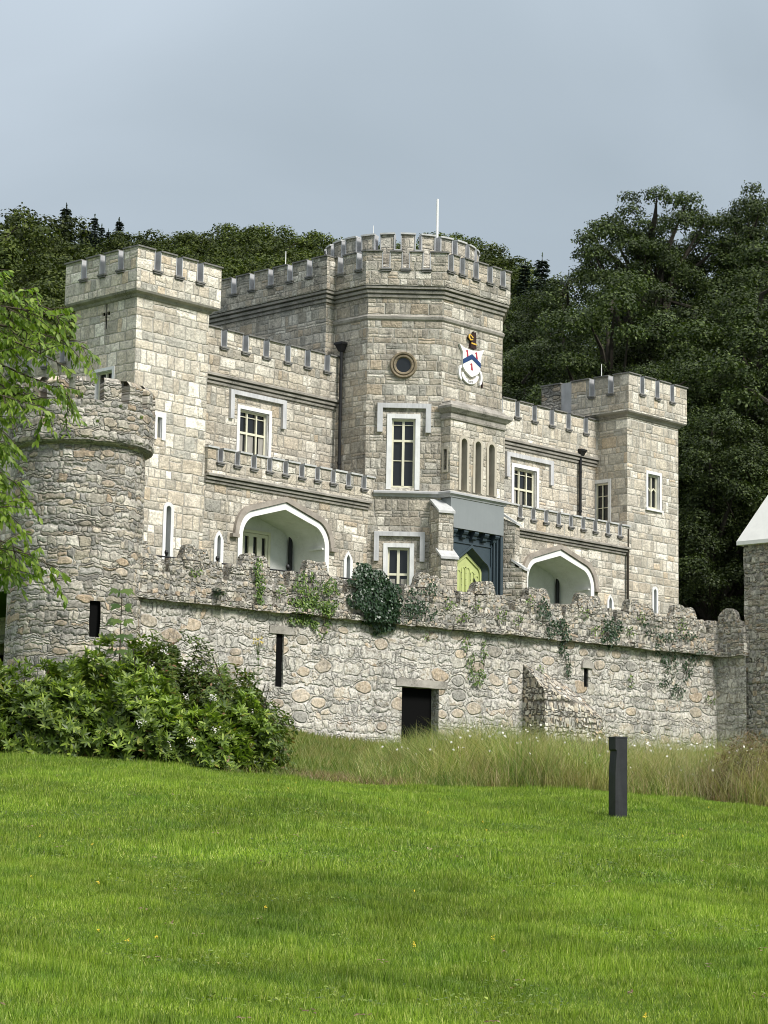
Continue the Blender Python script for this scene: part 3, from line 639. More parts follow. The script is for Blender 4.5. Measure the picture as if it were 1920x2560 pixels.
# ---- loggia fronts (left and right), with parapet, arch and room behind
def tudor(c, hw, zs, za, r=0.75, vr_=.82):
    """left spring -> apex -> right spring, quick curves then straight haunches"""
    k = arc(c - hw + r, zs, r, r * vr_, 180, 112, 8)
    k2 = [(2 * c - x, z) for x, z in reversed(k)]
    return k + [(c, za)] + k2
def terrace_front(u0, u1, c, slots, lanc, wall_end0, wall_end1, mat, bars):
    hw, zs, za = 2.22, 11.36, 12.64
    inner = tudor(c, hw, zs, za, .82, 1.05); outer = tudor(c, hw + .24, zs, za + .27, .95, 1.12); hood_i = tudor(c, hw + .26, zs, za + .29, .96, 1.13); hood_o = tudor(c, hw + .46, zs + .02, za + .50, 1.04, 1.2)
    m = MB(); m.wall(FF, wall_end0, wall_end1, ZB, 13.30, [(c - hw, c + hw, ZB, inner, 0, 0), *lanc]); cb(m, 'terrace_wall', mat)
    # plastered room under the terrace
    m = MB(); ring = [(c - hw, ZB), *inner, (c + hw, ZB)]
    for (x0, y0), (x1, y1) in zip(ring, ring[1:]): m.face([FF.pt(x0, y0, -.005), FF.pt(x0, y0, -1.9), FF.pt(x1, y1, -1.9), FF.pt(x1, y1, -.005)])
    m.wall(Fr(0, WF + 1.9, 1, 0), c - hw - .05, c + hw + .05, ZB, 13.0)
    m.fbox(FF, c + hw - .10, c + hw + .02, zs - .05, zs + .02, -.75, .0)
    lg = cb(m, 'loggia', 'plaster')
    FB = front(WF + 1.9)
    if bars:
        w = window(Fr(0, WF + 1.82, 1, 0), c - 1.45, c + .90, 8.9, 11.88, 5, [], fr=.12, dep=.05, framemat='cream', thick_rows=(10.2,), mull=.25, sash=.12)
    else:
        w = window(Fr(0, WF + 1.82, 1, 0), c - 1.3, c + .35, 8.9, 10.9, 2, [10.0], fr=.12, dep=.05, framemat='cream')
    m = MB(); m.tube([FB.pt(c + hw - .13, ZB, .14), FB.pt(c + hw - .13, 12.1, .14)], .085, 10); cb(m, 'downpipe', 'iron')
    m = MB(); m.band(FF, [(c - hw, ZB), *inner, (c + hw, ZB)], [(c - hw - .17, ZB), *outer, (c + hw + .17, ZB)], -.02, .07); cb(m, 'arch_surround', 'white')
    m = MB(); m.band(FF, hood_i, hood_o, .002, .15)
    for sg in (-1, 1): m.fbox(FF, *sorted((c + sg * (hw + .26), c + sg * (hw + .60))), zs - .10, zs + .04, .002, .19)
    cb(m, 'arch_hood', 'archhood')
    cornice([(wall_end0, WF), (wall_end1, WF)], 13.48, .85)
    parapet([(FF, u0, u1, slots, .15)], 13.50, 14.50, 14.00, mat, sw=.28, th=.38, coping='lead', cop_h=.07)
    m = MB(); m.fbox(FF, wall_end0, wall_end1, 13.7, 13.95, -1.86, -.2); cb(m, 'terrace_floor', 'coping')
lw = [lancet(FF, 55.10, .17, 8.6, 11.27, .15, True), lancet(FF, 62.09, .20, 8.6, 11.25, .15, True)]
terrace_front(54.30, 63.52, 58.50, [54.94, 55.81, 56.67, 57.50, 58.37, 59.25, 60.12, 61.0, 61.88, 62.77], lw, 54.30, 63.20, 'ash_wing', True)
lw = [lancet(FF, 79.22, .20, 10.3, 11.12, .14, True)]
terrace_front(71.34, 80.50, 75.52, [72.61, 73.51, 74.39, 75.28, 76.15, 77.04, 77.92, 78.85, 79.75], lw, 71.24, 80.52, 'ash_right', False)

# ---- right upper wall and right tower
F = front(WU)
m = MB(); m.wall(F, 71.24, 80.52, 13.9, 17.62, [(74.56, 76.16, 14.85, 16.72, .3)]); cb(m, 'wing_wall', 'ash_right')
cornice([(71.24, WU), (80.52, WU)], 17.86)
parapet([(F, 71.24, 80.52, [72.2, 73.38, 74.57, 75.79, 77.04, 78.27, 79.56], .16)], 17.90, 19.70, 18.98, 'ash_right')
m = MB(); m.box(71.7, 80.5, WU + .3, 72, 18.4, 18.6); cb(m, 'roof', 'slate')
window(F, 74.56, 76.16, 14.85, 16.72, 3, [16.45], fr=.17, curtain=[(74.7, 74.95), (75.25, 75.4)], thick_rows=(15.78,))
hood(F, 73.95, 77.28, 16.20, 17.36, .22)
FR_, FRL = front(WF), left(80.52)
m = MB(); m.wall(FR_, 80.52, 84.54, ZB, 20.0, [(82.10, 83.03, 15.62, 17.24, .25), lancet(FR_, 82.64, .20, 9.5, 11.82, .13)])
m.wall(FRL, -65.4, -WF, ZB, 20.0, [(-62.62, -61.84, 14.1, 16.72, .2)])
m.wall(rightf(84.54), WF, 65.4, ZB, 20.0); m.wall(backf(65.4), -84.54, -80.52, ZB, 20.0)
cb(m, 'tower_wall', 'ash_right')
p0 = [(80.52, 65.4), (80.52, WF), (84.54, WF), (84.54, 65.4)]
m = MB(); m.sweep(p0, [(0, 19.70), (.06, 19.74), (.10, 19.82), (.26, 19.90), (.30, 19.96)], closed=True); cb(m, 'corbel_course', 'mould')
parapet([(FR_, 80.22, 84.84, [81.26, 82.45, 83.63], .3), (FRL, -63.82, -60.86, [-62.59, -61.47], .3), (rightf(84.54), 61.16, 65.7, [62.5, 64.0], .3), (backf(65.4), -84.42, -80.64, [-82.5], .3)],
        19.96, 21.70, 20.86, 'ash_right')
m = MB(); m.fbox(FRL, -64.47, -63.82, 19.96, 21.72, -.12, .27, z1b=21.72); cb(m, 'parapet_return', 'render')  # grey block for the lined reveal of the wide corner crenel
m = MB(); m.fbox(FRL, -65.65, -64.47, 19.96, 21.70, -.12, .30); o = cb(m, 'parapet_return', 'rub_gate');  # rubble parapet continuing behind that crenel
m = MB(); m.fbox(FRL, -65.7, -64.45, 21.70, 21.76, -.16, .36); cb(m, 'coping', 'coping')
m = MB(); m.box(80.6, 84.5, 60.8, 65.3, 19.9, 20.1); cb(m, 'roof', 'slate')
w = window(FR_, 82.10, 83.03, 15.62, 17.24, 2, [], fr=.14, dep=.22, sill=True, sash=.07)
m = MB()
for c in (82.34, 82.79):
    for q in ((-.17, 0), (0, .17)): m.plate(FR_, [(c + q[0], 16.44 + (.0 if q[0] else .14)), (c + q[1], 16.44 + (.14 if q[0] else .0)), (c + q[1], 16.50 + (.14 if q[0] else .0)), (c + q[0], 16.50 + (.0 if q[0] else .14))], -.215, -.155)
cb(m, 'window_tracery', 'cream', w)
window(FRL, -62.62, -61.84, 14.1, 16.72, 2, [15.55, 14.95, 16.1], fr=.16, dep=.14, mull=.03)
def downpipe(x, y, z0, z1, r, nx, ny, jog=0.0):
    m = MB(); tx, ty = -ny, nx
    pts = [(x, y, z0), (x, y, z1 - .9)] + ([(x - jog * tx, y - jog * ty, z1 - .45)] if jog else []) + [(x - jog * tx, y - jog * ty, z1 - .15)]
    m.tube(pts, r, 10)
    hx, hy = x - jog * tx, y - jog * ty
    i = len(m.v); a = .09; b = .20
    for h, zz in ((a, z1 - .32), (b, z1 - .04), (b + .03, z1 - .04), (b + .03, z1 + .05)):
        m.v += [(hx + sx * h, hy + sy * h, zz) for sx, sy in ((-1, -1), (1, -1), (1, 1), (-1, 1))]
    for k in range(3): m.f += [(i + 4 * k + j, i + 4 * k + (j + 1) % 4, i + 4 * k + 4 + (j + 1) % 4, i + 4 * k + 4 + j) for j in range(4)]
    m.f += [(i + 3, i + 2, i + 1, i), (i + 12, i + 13, i + 14, i + 15)]
    z = z0 + 1.2
    while z < z1 - 1: m.tube([(x, y, z), (x, y, z + .10)], r * 1.35, 10); z += 1.85
    return cb(m, 'downpipe', 'iron')
downpipe(62.98, 62.22, 14.0, 20.25, .068, -1, 0)
downpipe(79.20, WU - .14, 14.0, 18.1, .07, 0, -1, .0)
m = MB(); m.tube([(80.40, WF - .13, ZB), (80.40, WF - .13, 14.4)], .06, 8); cb(m, 'downpipe', 'bark')

# ---- keep and polygonal central tower
PD = [(63.10, 62.79), (63.10, 60.84), (65.25, WA), (69.09, WA), (71.24, 60.84), (71.24, 62.79)]
CH = Fr(63.10, 60.84, 1, -1); CHR = Fr(69.09, WA, 1, 1); FA = front(WA); DL = left(63.10); DR = rightf(71.24)
def cs(u): return (u - 63.10) * math.sqrt(2)
m = MB()
m.wall(left(62.61), -72, -62.79, 14, 22.5); m.wall(front(62.79), 62.61, 63.10, 14, 22.5); m.wall(front(62.79), 71.24, 71.73, 14, 22.5)
m.wall(rightf(71.73), 62.79, 72, 14, 22.5); m.wall(backf(72), -71.73, -62.61, 14, 22.5)
cb(m, 'keep_wall', 'ash_keep')
wu0, wu1, wl0, wl1 = cs(63.84), cs(64.53), cs(63.78), cs(64.42)
m = MB(); m.wall(DL, -62.79, -60.84, ZB, 22.5)
m.wall(CH, 0, cs(65.25), ZB, 22.5, [(wu0, wu1, 14.15, 17.0, .25), (wl0, wl1, 9.2, 11.70, .25)])
m.wall(FA, 65.25, 69.09, ZB, 22.5, [(65.50, 68.55, ZB, 13.2, .0, 0)]); m.wall(CHR, 0, cs(65.25), ZB, 22.5); m.wall(DR, 60.84, 62.79, ZB, 22.5)
cb(m, 'central_tower_wall', 'ash_keep')
KP = [(62.61, 72), (62.61, 62.79), *PD, (71.73, 62.79), (71.73, 72)]
m = MB(); m.sweep(KP, CORN(22.44, 1.15)); cb(m, 'cornice', 'mould')
m = MB(); m.sweep([(62.9, 62.79), (63.1, 62.79)][:1] + [(63.10, 62.79)][:0] + PD[0:6], [(0, 21.10), (.08, 21.16), (.10, 21.24), (.04, 21.30), (0, 21.32)]) if False else m.sweep(PD, [(0, 21.08), (.07, 21.14), (.10, 21.24), (.04, 21.30), (0, 21.32)])
cb(m, 'string_course', 'mould')
o3 = .30; e = o3 * math.tan(radians(22.5)); lc = cs(65.25)
parapet([(left(62.61), -72.3, -62.49, [-68.15, -67.0, -65.85, -64.68, -63.51, -69.3, -70.45], o3), (front(62.79), 62.31 + .42, 62.80, [], o3),
         (DL, -62.49, -60.84 + e, [-62.18, -61.10], o3), (CH, -e, lc + e, [.70, 1.50, 2.36], o3), (FA, 65.25 - e, 69.09 + e, [65.40, 66.11, 66.98, 67.87, 68.71], o3),
         (CHR, -e, lc + e, [.8, 1.6, 2.4], o3), (DR, 60.84 - e, 62.49, [61.6], o3), (rightf(71.73), 62.49, 72.3, [64, 65.5, 67, 68.5], o3)],
        22.50, 23.90, 23.20, 'ash_keep', sw=.34)
m = MB(); m.v += [(x, y, 22.75) for x, y in KP]; m.f.append(tuple(range(len(KP)))); cb(m, 'roof', 'slate')
# round turret on the roof
TC = (67.17, 62.80, 3.30); m = MB(); c = MB(); N = 24; th0 = radians(-90 - 46.56 - 3.2 + 43.44 + 0)
vd = math.atan2(-TC[1], -TC[0])          # towards the photographer
def cyl(m, c_, r0, r1, a0, a1, z0, z1, n=4):
    A = [a0 + (a1 - a0) * i / n for i in range(n + 1)]
    P = lambda r, a, z: (c_[0] + r * cos(a), c_[1] + r * sin(a), z)
    for p, q in zip(A, A[1:]):
        m.face([P(r1, p, z0), P(r1, q, z0), P(r1, q, z1), P(r1, p, z1)]); m.face([P(r0, q, z0), P(r0, p, z0), P(r0, p, z1), P(r0, q, z1)])
        m.face([P(r0, p, z1), P(r1, p, z1), P(r1, q, z1), P(r0, q, z1)]); m.face([P(r0, q, z0), P(r1, q, z0), P(r1, p, z0), P(r0, p, z0)])
    m.face([P(r0, A[0], z0), P(r1, A[0], z0), P(r1, A[0], z1), P(r0, A[0], z1)]); m.face([P(r1, A[-1], z0), P(r0, A[-1], z0), P(r0, A[-1], z1), P(r1, A[-1], z1)])
cyl(m, TC, 2.92, 3.30, 0, 2 * pi, 22.75, 24.35, 96); lin = MB(); cp = MB()
for k in range(N):
    ac = vd + radians(-3.2 + 15 * k); h = radians(15) / 2; g = .15 / 3.3
    cyl(m, TC, 2.92, 3.30, ac + g, ac + 2 * h - g, 24.35, 25.0, 4); cyl(cp, TC, 2.86, 3.38, ac + g - .01, ac + 2 * h - g + .01, 25.0, 25.07, 4)
tur = cb(m, 'turret', 'ash_keep', cyl=TC); cb(cp, 'coping', 'lead', tur)
for k in range(N):
    ac = vd + radians(-3.2 + 15 * k); g = .15 / 3.3; lin = MB()
    cyl(lin, TC, 2.90, 3.325, ac - g - .004, ac - g + .010, 24.31, 25.02, 1); cyl(lin, TC, 2.90, 3.325, ac + g - .010, ac + g + .004, 24.31, 25.02, 1); cyl(lin, TC, 2.90, 3.325, ac - g, ac + g, 24.31, 24.37, 1)
    cb(lin, 'crenel', 'render', tur)
for (x, y, z0, z1, r) in ((68.34, 61.83, 24.3, 27.60, .06), (66.42, 63.82, 24.3, 26.35, .018), (62.52, 65.2, 23.5, 24.62, .022), (80.3, 62.09, 21.6, 22.36, .022)):
    m = MB(); m.tube([(x, y, z0), (x, y, z1)], [r, r * .8], 8); cb(m, 'flagpole' if r > .04 else 'lightning_rod', 'white')

# chamfer face: roundel, two hooded windows, ledge
cx, cz = cs(64.15), 19.22
m = MB(); prof = [(.30, -.02), (.30, .03), (.34, .10), (.40, .11), (.43, .05), (.46, .12), (.52, .13), (.55, .06), (.56, .002)]
K = 40
for i in range(K):
    a, b = 2 * pi * i / K, 2 * pi * (i + 1) / K
    for (r0, o0), (r1, o1) in zip(prof, prof[1:]):
        m.face([CH.pt(cx + r0 * cos(a), cz + r0 * sin(a), o0), CH.pt(cx + r1 * cos(a), cz + r1 * sin(a), o1), CH.pt(cx + r1 * cos(b), cz + r1 * sin(b), o1), CH.pt(cx + r0 * cos(b), cz + r0 * sin(b), o0)])
rd = cb(m, 'roundel', 'oldstone', smooth=True)
m = MB(); m.plate(CH, arc(cx, cz, .30, .30, 0, 360, 30)[:-1], .004, .012); cb(m, 'pane', 'glass', rd)
window(CH, wu0, wu1, 14.15, 17.0, 2, [16.75, 15.28], fr=.19, thick_rows=(16.10,), mull=.10)
hood(CH, cs(63.42), cs(64.97), 16.42, 17.64, .22)
window(CH, wl0, wl1, 9.2, 11.70, 2, [], fr=.17, thick_rows=(10.62,), mull=.11, curtain=[(wl0 + .1, wl0 + .34), (wl1 - .34, wl1 - .1)])
hood(CH, cs(63.39), cs(64.84), 11.13, 12.35, .20)
m = MB(); m.sweep([CH.pt(cs(63.35), 0)[:2], CH.pt(cs(65.26) - .02, 0)[:2], (65.30, 58.19), (68.70, 58.19), (68.70, WA)], [(0, 13.76), (.05, 13.78), (.07, 13.84), (.17, 13.90), (.17, 13.97), (.03, 14.02), (0, 14.03)])
cb(m, 'ledge', 'render')
# bay with three lancets
WB = 58.19; FBY = front(WB); FBS = left(65.30)
lb = [lancet(FBY, c, .36, 14.12, 16.28, .13, False, 'arched_window', 'archlight', .28, True) for c in (66.12, 66.99, 67.84)] if 'archlight' in MT else None
if lb is None:
    MT['archlight'] = plain('dressed_sandstone', (0.50, 0.455, 0.37), .85, .1, .2, 2.0, .2)
    lb = [lancet(FBY, c, .36, 14.12, 16.28, .13, False, 'arched_window', 'archlight', .28, True) for c in (66.12, 66.99, 67.84)]
m = MB(); m.wall(FBY, 65.30, 68.70, 14.0, 17.32, lb); m.wall(FBS, -WA, -WB, 14.0, 17.32, [(-58.54, -58.36, 14.9, 15.75, .15)]); m.wall(rightf(68.70), WB, WA, 14.0, 17.32)
bay = cb(m, 'bay_wall', 'ash_wing')
m = MB(); m.fbox(FBS, -58.60, -58.54, 14.80, 15.85, 0.002, .03); m.fbox(FBS, -58.36, -58.30, 14.80, 15.85, 0.002, .03); m.fbox(FBS, -58.54, -58.36, 15.75, 15.85, 0.002, .03); m.fbox(FBS, -58.54, -58.36, 14.80, 14.9, 0.002, .03)
m2 = MB(); m2.fbox(FBS, -58.54, -58.36, 14.9, 15.75, -.2, -.14); w = cb(m, 'slit_window', 'archlight'); cb(m2, 'pane', 'glass', w)
BP = [(65.30, WA), (65.30, WB), (68.70, WB), (68.70, WA)]
m = MB(); m.sweep(BP, [(0, 16.96), (.06, 16.98), (.08, 17.05), (.03, 17.08), (.03, 17.24), (.10, 17.27), (.16, 17.34), (.24, 17.42), (.24, 17.52), (.10, 17.60), (-.1, 17.78)]); m.v += [(65.3, WA, 17.72), (65.3, WB + .06, 17.72), (68.7, WB + .06, 17.72), (68.7, WA, 17.72)]; n = len(m.v); m.f.append((n - 4, n - 3, n - 2, n - 1))
cb(m, 'bay_cornice', 'mould')
# porch: grey panel, corbels, blue surround, green door
m = MB(); m.fbox(FBY, 65.36, 68.66, 12.55, 13.755, -.62, .02); cb(m, 'fascia_panel', 'panel')
po = MB(); FD = front(58.80)
dc, dh, zsp, zap = 67.03, .94, 10.95, 11.70
di = tudor(dc, dh, zsp, zap, .42); do = tudor(dc, dh + .16, zsp + .05, zap + .2, .5)
F2 = front(58.52)
po.wall(F2, 65.52, 68.54, ZB, 12.53, [(dc - dh - .16, dc + dh + .16, ZB, do, 0, 0)])
po.band(F2, [(dc - dh - .16, ZB), *do, (dc + dh + .16, ZB)], [(dc - dh - .26, ZB), *tudor(dc, dh + .26, zsp + .08, zap + .33, .56), (dc + dh + .26, ZB)], .002, .06)
ring_o = [(dc - dh - .16, ZB), *do, (dc + dh + .16, ZB)]; ring_i = [(dc - dh, ZB), *di, (dc + dh, ZB)]
for k in range(len(ring_o) - 1): po.face([F2.pt(*ring_o[k]), F2.pt(*ring_o[k + 1]), FD.pt(*ring_i[k + 1]), FD.pt(*ring_i[k])])
for z in (12.02, 12.30): po.fbox(F2, 65.80, 68.26, z, z + .05, .002, .05)
for s in (65.60, 65.80, 68.26, 68.46): po.fbox(F2, s - .03, s + .03, ZB, 12.30 if abs(s - 67.03) < 1.3 else 12.5, .002, .05 if abs(s - 67.03) < 1.3 else .12)
for sg in (-1, 1):
    for k, (a, o_) in enumerate(((1.30, .14), (1.42, .22), (1.54, .31))): 
        po.tube([F2.pt(dc + sg * a, ZB, o_ - .02), F2.pt(dc + sg * a, 12.5, o_ - .02)], .04, 8)
    po.fbox(F2, *sorted((dc + sg * 1.515, dc + sg * 1.68)), ZB, 12.53, -.1, .30)
    po.fbox(F2, *sorted((dc + sg * 1.36, dc + sg * 1.515)), ZB, 12.53, -.1, .17)
pr = cb(po, 'porch', 'blue')
for s in (65.72, 66.38, 67.03, 67.68, 68.34):
    m = MB(); p = [(0, 12.54), (.30, 12.54), (.31, 12.46), (.26, 12.38), (.20, 12.36), (.19, 12.31), (.17, 12.24), (.11, 12.19), (.03, 12.18), (0, 12.2)]
    for (o0, za), (o1, zb_) in zip(p, p[1:]): m.face([F2.pt(s - .13, za, o0), F2.pt(s + .13, za, o0), F2.pt(s + .13, zb_, o1), F2.pt(s - .13, zb_, o1)])
    for a in (-.13, .13): m.face([F2.pt(s + a, z, o_) for o_, z in p])
    cb(m, 'corbel', 'blue', pr)
m = MB(); di2 = tudor(dc, dh - .10, zsp - .04, zap - .14, .36)
m.band(FD, [(dc - dh + .10, ZB), *di2, (dc + dh - .10, ZB)], [(dc - dh, ZB), *di, (dc + dh, ZB)], -.05, .04)
poly = [(dc - dh + .02, ZB + .2), *tudor(dc, dh - .02, zsp, zap - .02, .42), (dc + dh - .02, ZB + .2)]; m.plate(FD, poly, -.08, -.02)
for k in range(6):                                               # raised round-headed ribs
    c = dc - .70 + .28 * k; top = 11.18 - .36 * abs(c - dc) / .7
    m.band(FD, [(c - .085, 9.95), *arc(c, top - .1, .085, .09, 180, 0, 5), (c + .085, 9.95)], [(c - .125, 9.95), *arc(c, top - .1, .125, .13, 180, 0, 5), (c + .125, 9.95)], -.02, .012)
for k in range(4):
    c = dc - .63 + .42 * k
    m.band(FD, [(c - .15, 9.2), *arc(c, 9.72, .15, .22, 180, 0, 5), (c + .15, 9.2)], [(c - .2, 9.2), *arc(c, 9.72, .2, .28, 180, 0, 5), (c + .2, 9.2)], -.02, .016)
door = cb(m, 'door', 'lime', pr)
m = MB()
for k in range(7):
    c = dc - .84 + .28 * k
    for j in range(9):
        z = 9.1 + .25 * j
        if z < 11.2 - .36 * abs(c - dc) / .7: m.fbox(FD, c - .016, c + .016, z, z + .035, -.02, .02)
m.tube([FD.pt(dc + .48, 10.72, .02), FD.pt(dc + .50, 10.6, .06), FD.pt(dc + .56, 10.56, .05), FD.pt(dc + .64, 10.58, .02)], [.012, .035, .03, .012], 6)
cb(m, 'door_studs', 'iron', pr)
# diagonal buttresses at the corners of the porch
for (x, y, ang) in ((65.22, WA + .02, 22.5), (69.12, WA + .02, -22.5)):
    n = (-sin(radians(ang)), -cos(radians(ang))); F = Fr(x, y, -n[1], n[0]); m = MB()
    m.fbox(F, -.33, .33, ZB, 13.05 + .0, -.4, .72); m.fbox(F, -.33, .33, 13.05, 13.60, -.4, .72, z1b=13.10)
    m.fbox(F, -.36, .36, ZB, 11.15, .0, 1.06); m.fbox(F, -.36, .36, 11.15, 11.52, .0, 1.06, z1b=11.20)
    b = cb(m, 'buttress', 'ash_pier')
    m = MB(); m.fbox(F, -.37, .37, 13.60, 13.70, -.05, .80, z0b=13.04, z1b=13.14); cb(m, 'buttress_cap', 'lead', b)
    m = MB(); m.fbox(F, -.40, .40, 11.52, 11.62, .60, 1.14, z0b=11.14, z1b=11.24); cb(m, 'buttress_cap', 'lead', b)
# painted coat of arms
F = front(WA)
sh = [(66.25, 20.33), (66.55, 20.22), (67.03, 20.18), (67.45, 20.22), (67.80, 20.33), (67.63, 20.02), (67.58, 19.6), (67.56, 19.40), (67.45, 19.25), (67.25, 19.14), (67.03, 19.05), (66.83, 19.14), (66.62, 19.25), (66.48, 19.40), (66.46, 20.02)]
sh = list(reversed(sh))
m = MB(); m.plate(F, sh, .003, .10); arms = cb(m, 'coat_of_arms', 'white')
m = MB(); m.plate(F, [(66.47, 19.52), (67.02, 19.80), (67.57, 19.52), (67.57, 19.72), (67.02, 20.02), (66.47, 19.72)][::1], .095, .115); cb(m, 'chevron', 'navy', arms)
for (a, b) in ((66.72, 20.02), (67.30, 20.02), (67.0, 19.50)):
    m = MB(); m.plate(F, [(a - .03, b - .16), (a + .09, b - .17), (a + .05, b), (a + .04, b + .10), (a, b + .13), (a - .10, b + .08), (a - .03, b + .03)], .095, .112); cb(m, 'charge', 'red', arms)
m = MB(); m.plate(F, [(66.90, 20.28), (67.28, 20.26), (67.24, 20.55), (67.26, 20.80), (67.22, 20.98), (67.16, 20.86), (67.11, 21.0), (67.05, 20.88), (66.92, 20.84), (66.80, 20.74), (66.80, 20.66), (66.96, 20.58)][::1], .003, .13); cb(m, 'crest', 'brown', arms)
m = MB(); m.plate(F, [(66.94, 20.44), (67.26, 20.42), (67.26, 20.48), (66.94, 20.50)], .12, .15); m.band(F, [(66.84, 20.78), (66.83, 20.70), (66.90, 20.63), (67.0, 20.64)], [(66.78, 20.84), (66.76, 20.68), (66.88, 20.57), (67.06, 20.62)], .12, .15)
m.band(F, [(66.84, 20.80), (66.92, 20.76), (67.02, 20.68)], [(66.86, 20.84), (66.94, 20.80), (67.06, 20.72)], .12, .15); cb(m, 'crest_gilding', 'gold', arms)
m = MB(); m.band(F, arc(66.95, 19.28, .42, .38, 195, 345, 10), arc(66.95, 19.28, .58, .54, 195, 345, 10), .003, .08)
m.band(F, arc(66.42, 19.15, .08, .2, 90, 270, 8), arc(66.42, 19.15, .18, .32, 90, 270, 8), .003, .09); m.band(F, arc(67.55, 19.10, .06, .2, -90, 90, 8), arc(67.55, 19.10, .18, .32, -90, 90, 8), .003, .09)
rib = cb(m, 'ribbon', 'white', arms)
m = MB(); m.fbox(F, 67.72, 67.78, 18.72, 19.12, .003, .06); cb(m, 'ribbon_tail', 'brown', arms)
tc = bpy.data.curves.new('motto', 'FONT'); tc.body = 'Lord'; tc.size = .15; tc.extrude = .004; tc.align_x = 'CENTER'
to = bpy.data.objects.new('motto_tmp', tc); scene.collection.objects.link(to)
bpy.context.view_layer.update(); me = bpy.data.meshes.new_from_object(to.evaluated_get(bpy.context.evaluated_depsgraph_get())); bpy.data.objects.remove(to)
for v in me.vertices:
    x, y, z = v.co; p = F.pt(66.97 + x, 18.80 + y, .085 + z); v.co = (p[0] - CO[0], p[1] - CO[1], p[2] - CO[2])
me.materials.clear(); me.materials.append(MT['brown']); o = bpy.data.objects.new('motto', me); scene.collection.objects.link(o); o.parent = rib
# ------------------------------------------------------------------ ground
def hill_z(X, Y):
    X = np.asarray(X, float); Y = np.asarray(Y, float)
    t = np.clip(Y / 27, 0, 1)
    z = -1.65 + .0765 * np.minimum(Y, 33) - .05 * np.clip(X, -14, 14) * t * t * (3 - 2 * t)
    z = z + np.clip(Y - 33, 0, 47) * .0505
    # mound rising to the shrubs at the left of the wall
    z = z + 1.1 * np.exp(-((X + 7) / 3.6) ** 2) * np.clip((Y - 36) / 30, 0, 1)
    z = z + np.clip(Y - 84, 0, 20) * .17
    z = z + np.clip(Y - 110, 0, 230 - 115 * np.clip((X - 9) / 8, 0, 1)) * .355 + .03 * (np.sin(X * .021 + 1.0) * np.clip(Y - 130, 0, 150))
    z = z - np.clip(Y - 345, 0, 900) * .12
    z = z + .05 * np.sin(X * .9 + Y * .35) + .04 * np.sin(X * .37 - Y * .61)
    return z
xs = np.concatenate([np.linspace(-900, -60, 24, endpoint=False), np.linspace(-60, 60, 161), np.linspace(60, 900, 25)[1:]])
ys = np.concatenate([np.linspace(-120, -4, 10, endpoint=False), np.linspace(-4, 112, 200, endpoint=False), np.linspace(112, 1200, 60)])
GX, GY = np.meshgrid(xs, ys); V = np.stack([GX, GY, hill_z(GX, GY)], -1).reshape(-1, 3)
i, j = np.meshgrid(np.arange(len(xs) - 1), np.arange(len(ys) - 1)); a = (j * len(xs) + i).ravel()
tag(npmesh('ground', V, np.stack([a, a + 1, a + 1 + len(xs), a + len(xs)], 1), 'ground', smooth=True), kind='structure')

# ------------------------------------------------------------------ rubble walls
WL = Fr(-8.26, 73.63, cos(radians(40.325)), sin(radians(40.325)))
def nz3(p, sc, sd=0.0):
    return mnoise.noise_vector(Vector((p[0] * sc + sd, p[1] * sc, p[2] * sc)))
def roughen(m, amp, sc=2.2, sd=0.0):
    out = []
    for p in m.v:
        a, b = nz3(p, sc, sd), nz3(p, sc * 3.1, sd + 9)
        out.append((p[0] + a[0] * amp + b[0] * amp * .5, p[1] + a[1] * amp + b[1] * amp * .5, p[2] + a[2] * amp + b[2] * amp * .4))
    m.v = out
def gbox(m, F, s0, s1, z0, z1, o0, o1, res=.14, rnd=0.0, taper=0.0):
    """box as a fine grid so that it can be roughened; rnd rounds the top over"""
    ns, nz_, no = [max(1, int(round(abs(d) / res))) for d in (s1 - s0, z1 - z0, o1 - o0)]
    def P(a, b, c):
        t = b
        ss, oo = a, c
        if rnd:
            k = 1 - rnd * t ** 2.2; ss = .5 + (a - .5) * k; oo = .5 + (c - .5) * (1 - rnd * .6 * t ** 2.2)
            zz = t - .18 * rnd * (abs(a - .5) * 2) ** 2 * t
        else: zz = t
        if taper: ss = .5 + (ss - .5) * (1 - taper * t)
        return F.pt(s0 + (s1 - s0) * ss, z0 + (z1 - z0) * zz, o0 + (o1 - o0) * oo)
    def sheet(n1, n2, fn):
        i0 = len(m.v)
        m.v += [fn(i / n1, j / n2) for j in range(n2 + 1) for i in range(n1 + 1)]
        m.f += [(i0 + j * (n1 + 1) + i, i0 + j * (n1 + 1) + i + 1, i0 + (j + 1) * (n1 + 1) + i + 1, i0 + (j + 1) * (n1 + 1) + i) for j in range(n2) for i in range(n1)]
    sheet(ns, nz_, lambda a, b: P(a, b, 1)); sheet(ns, nz_, lambda a, b: P(1 - a, b, 0))
    sheet(no, nz_, lambda a, b: P(0, b, a)); sheet(no, nz_, lambda a, b: P(1, b, 1 - a)); sheet(ns, no, lambda a, b: P(a, 1, 1 - b)); sheet(ns, no, lambda a, b: P(a, 0, b))

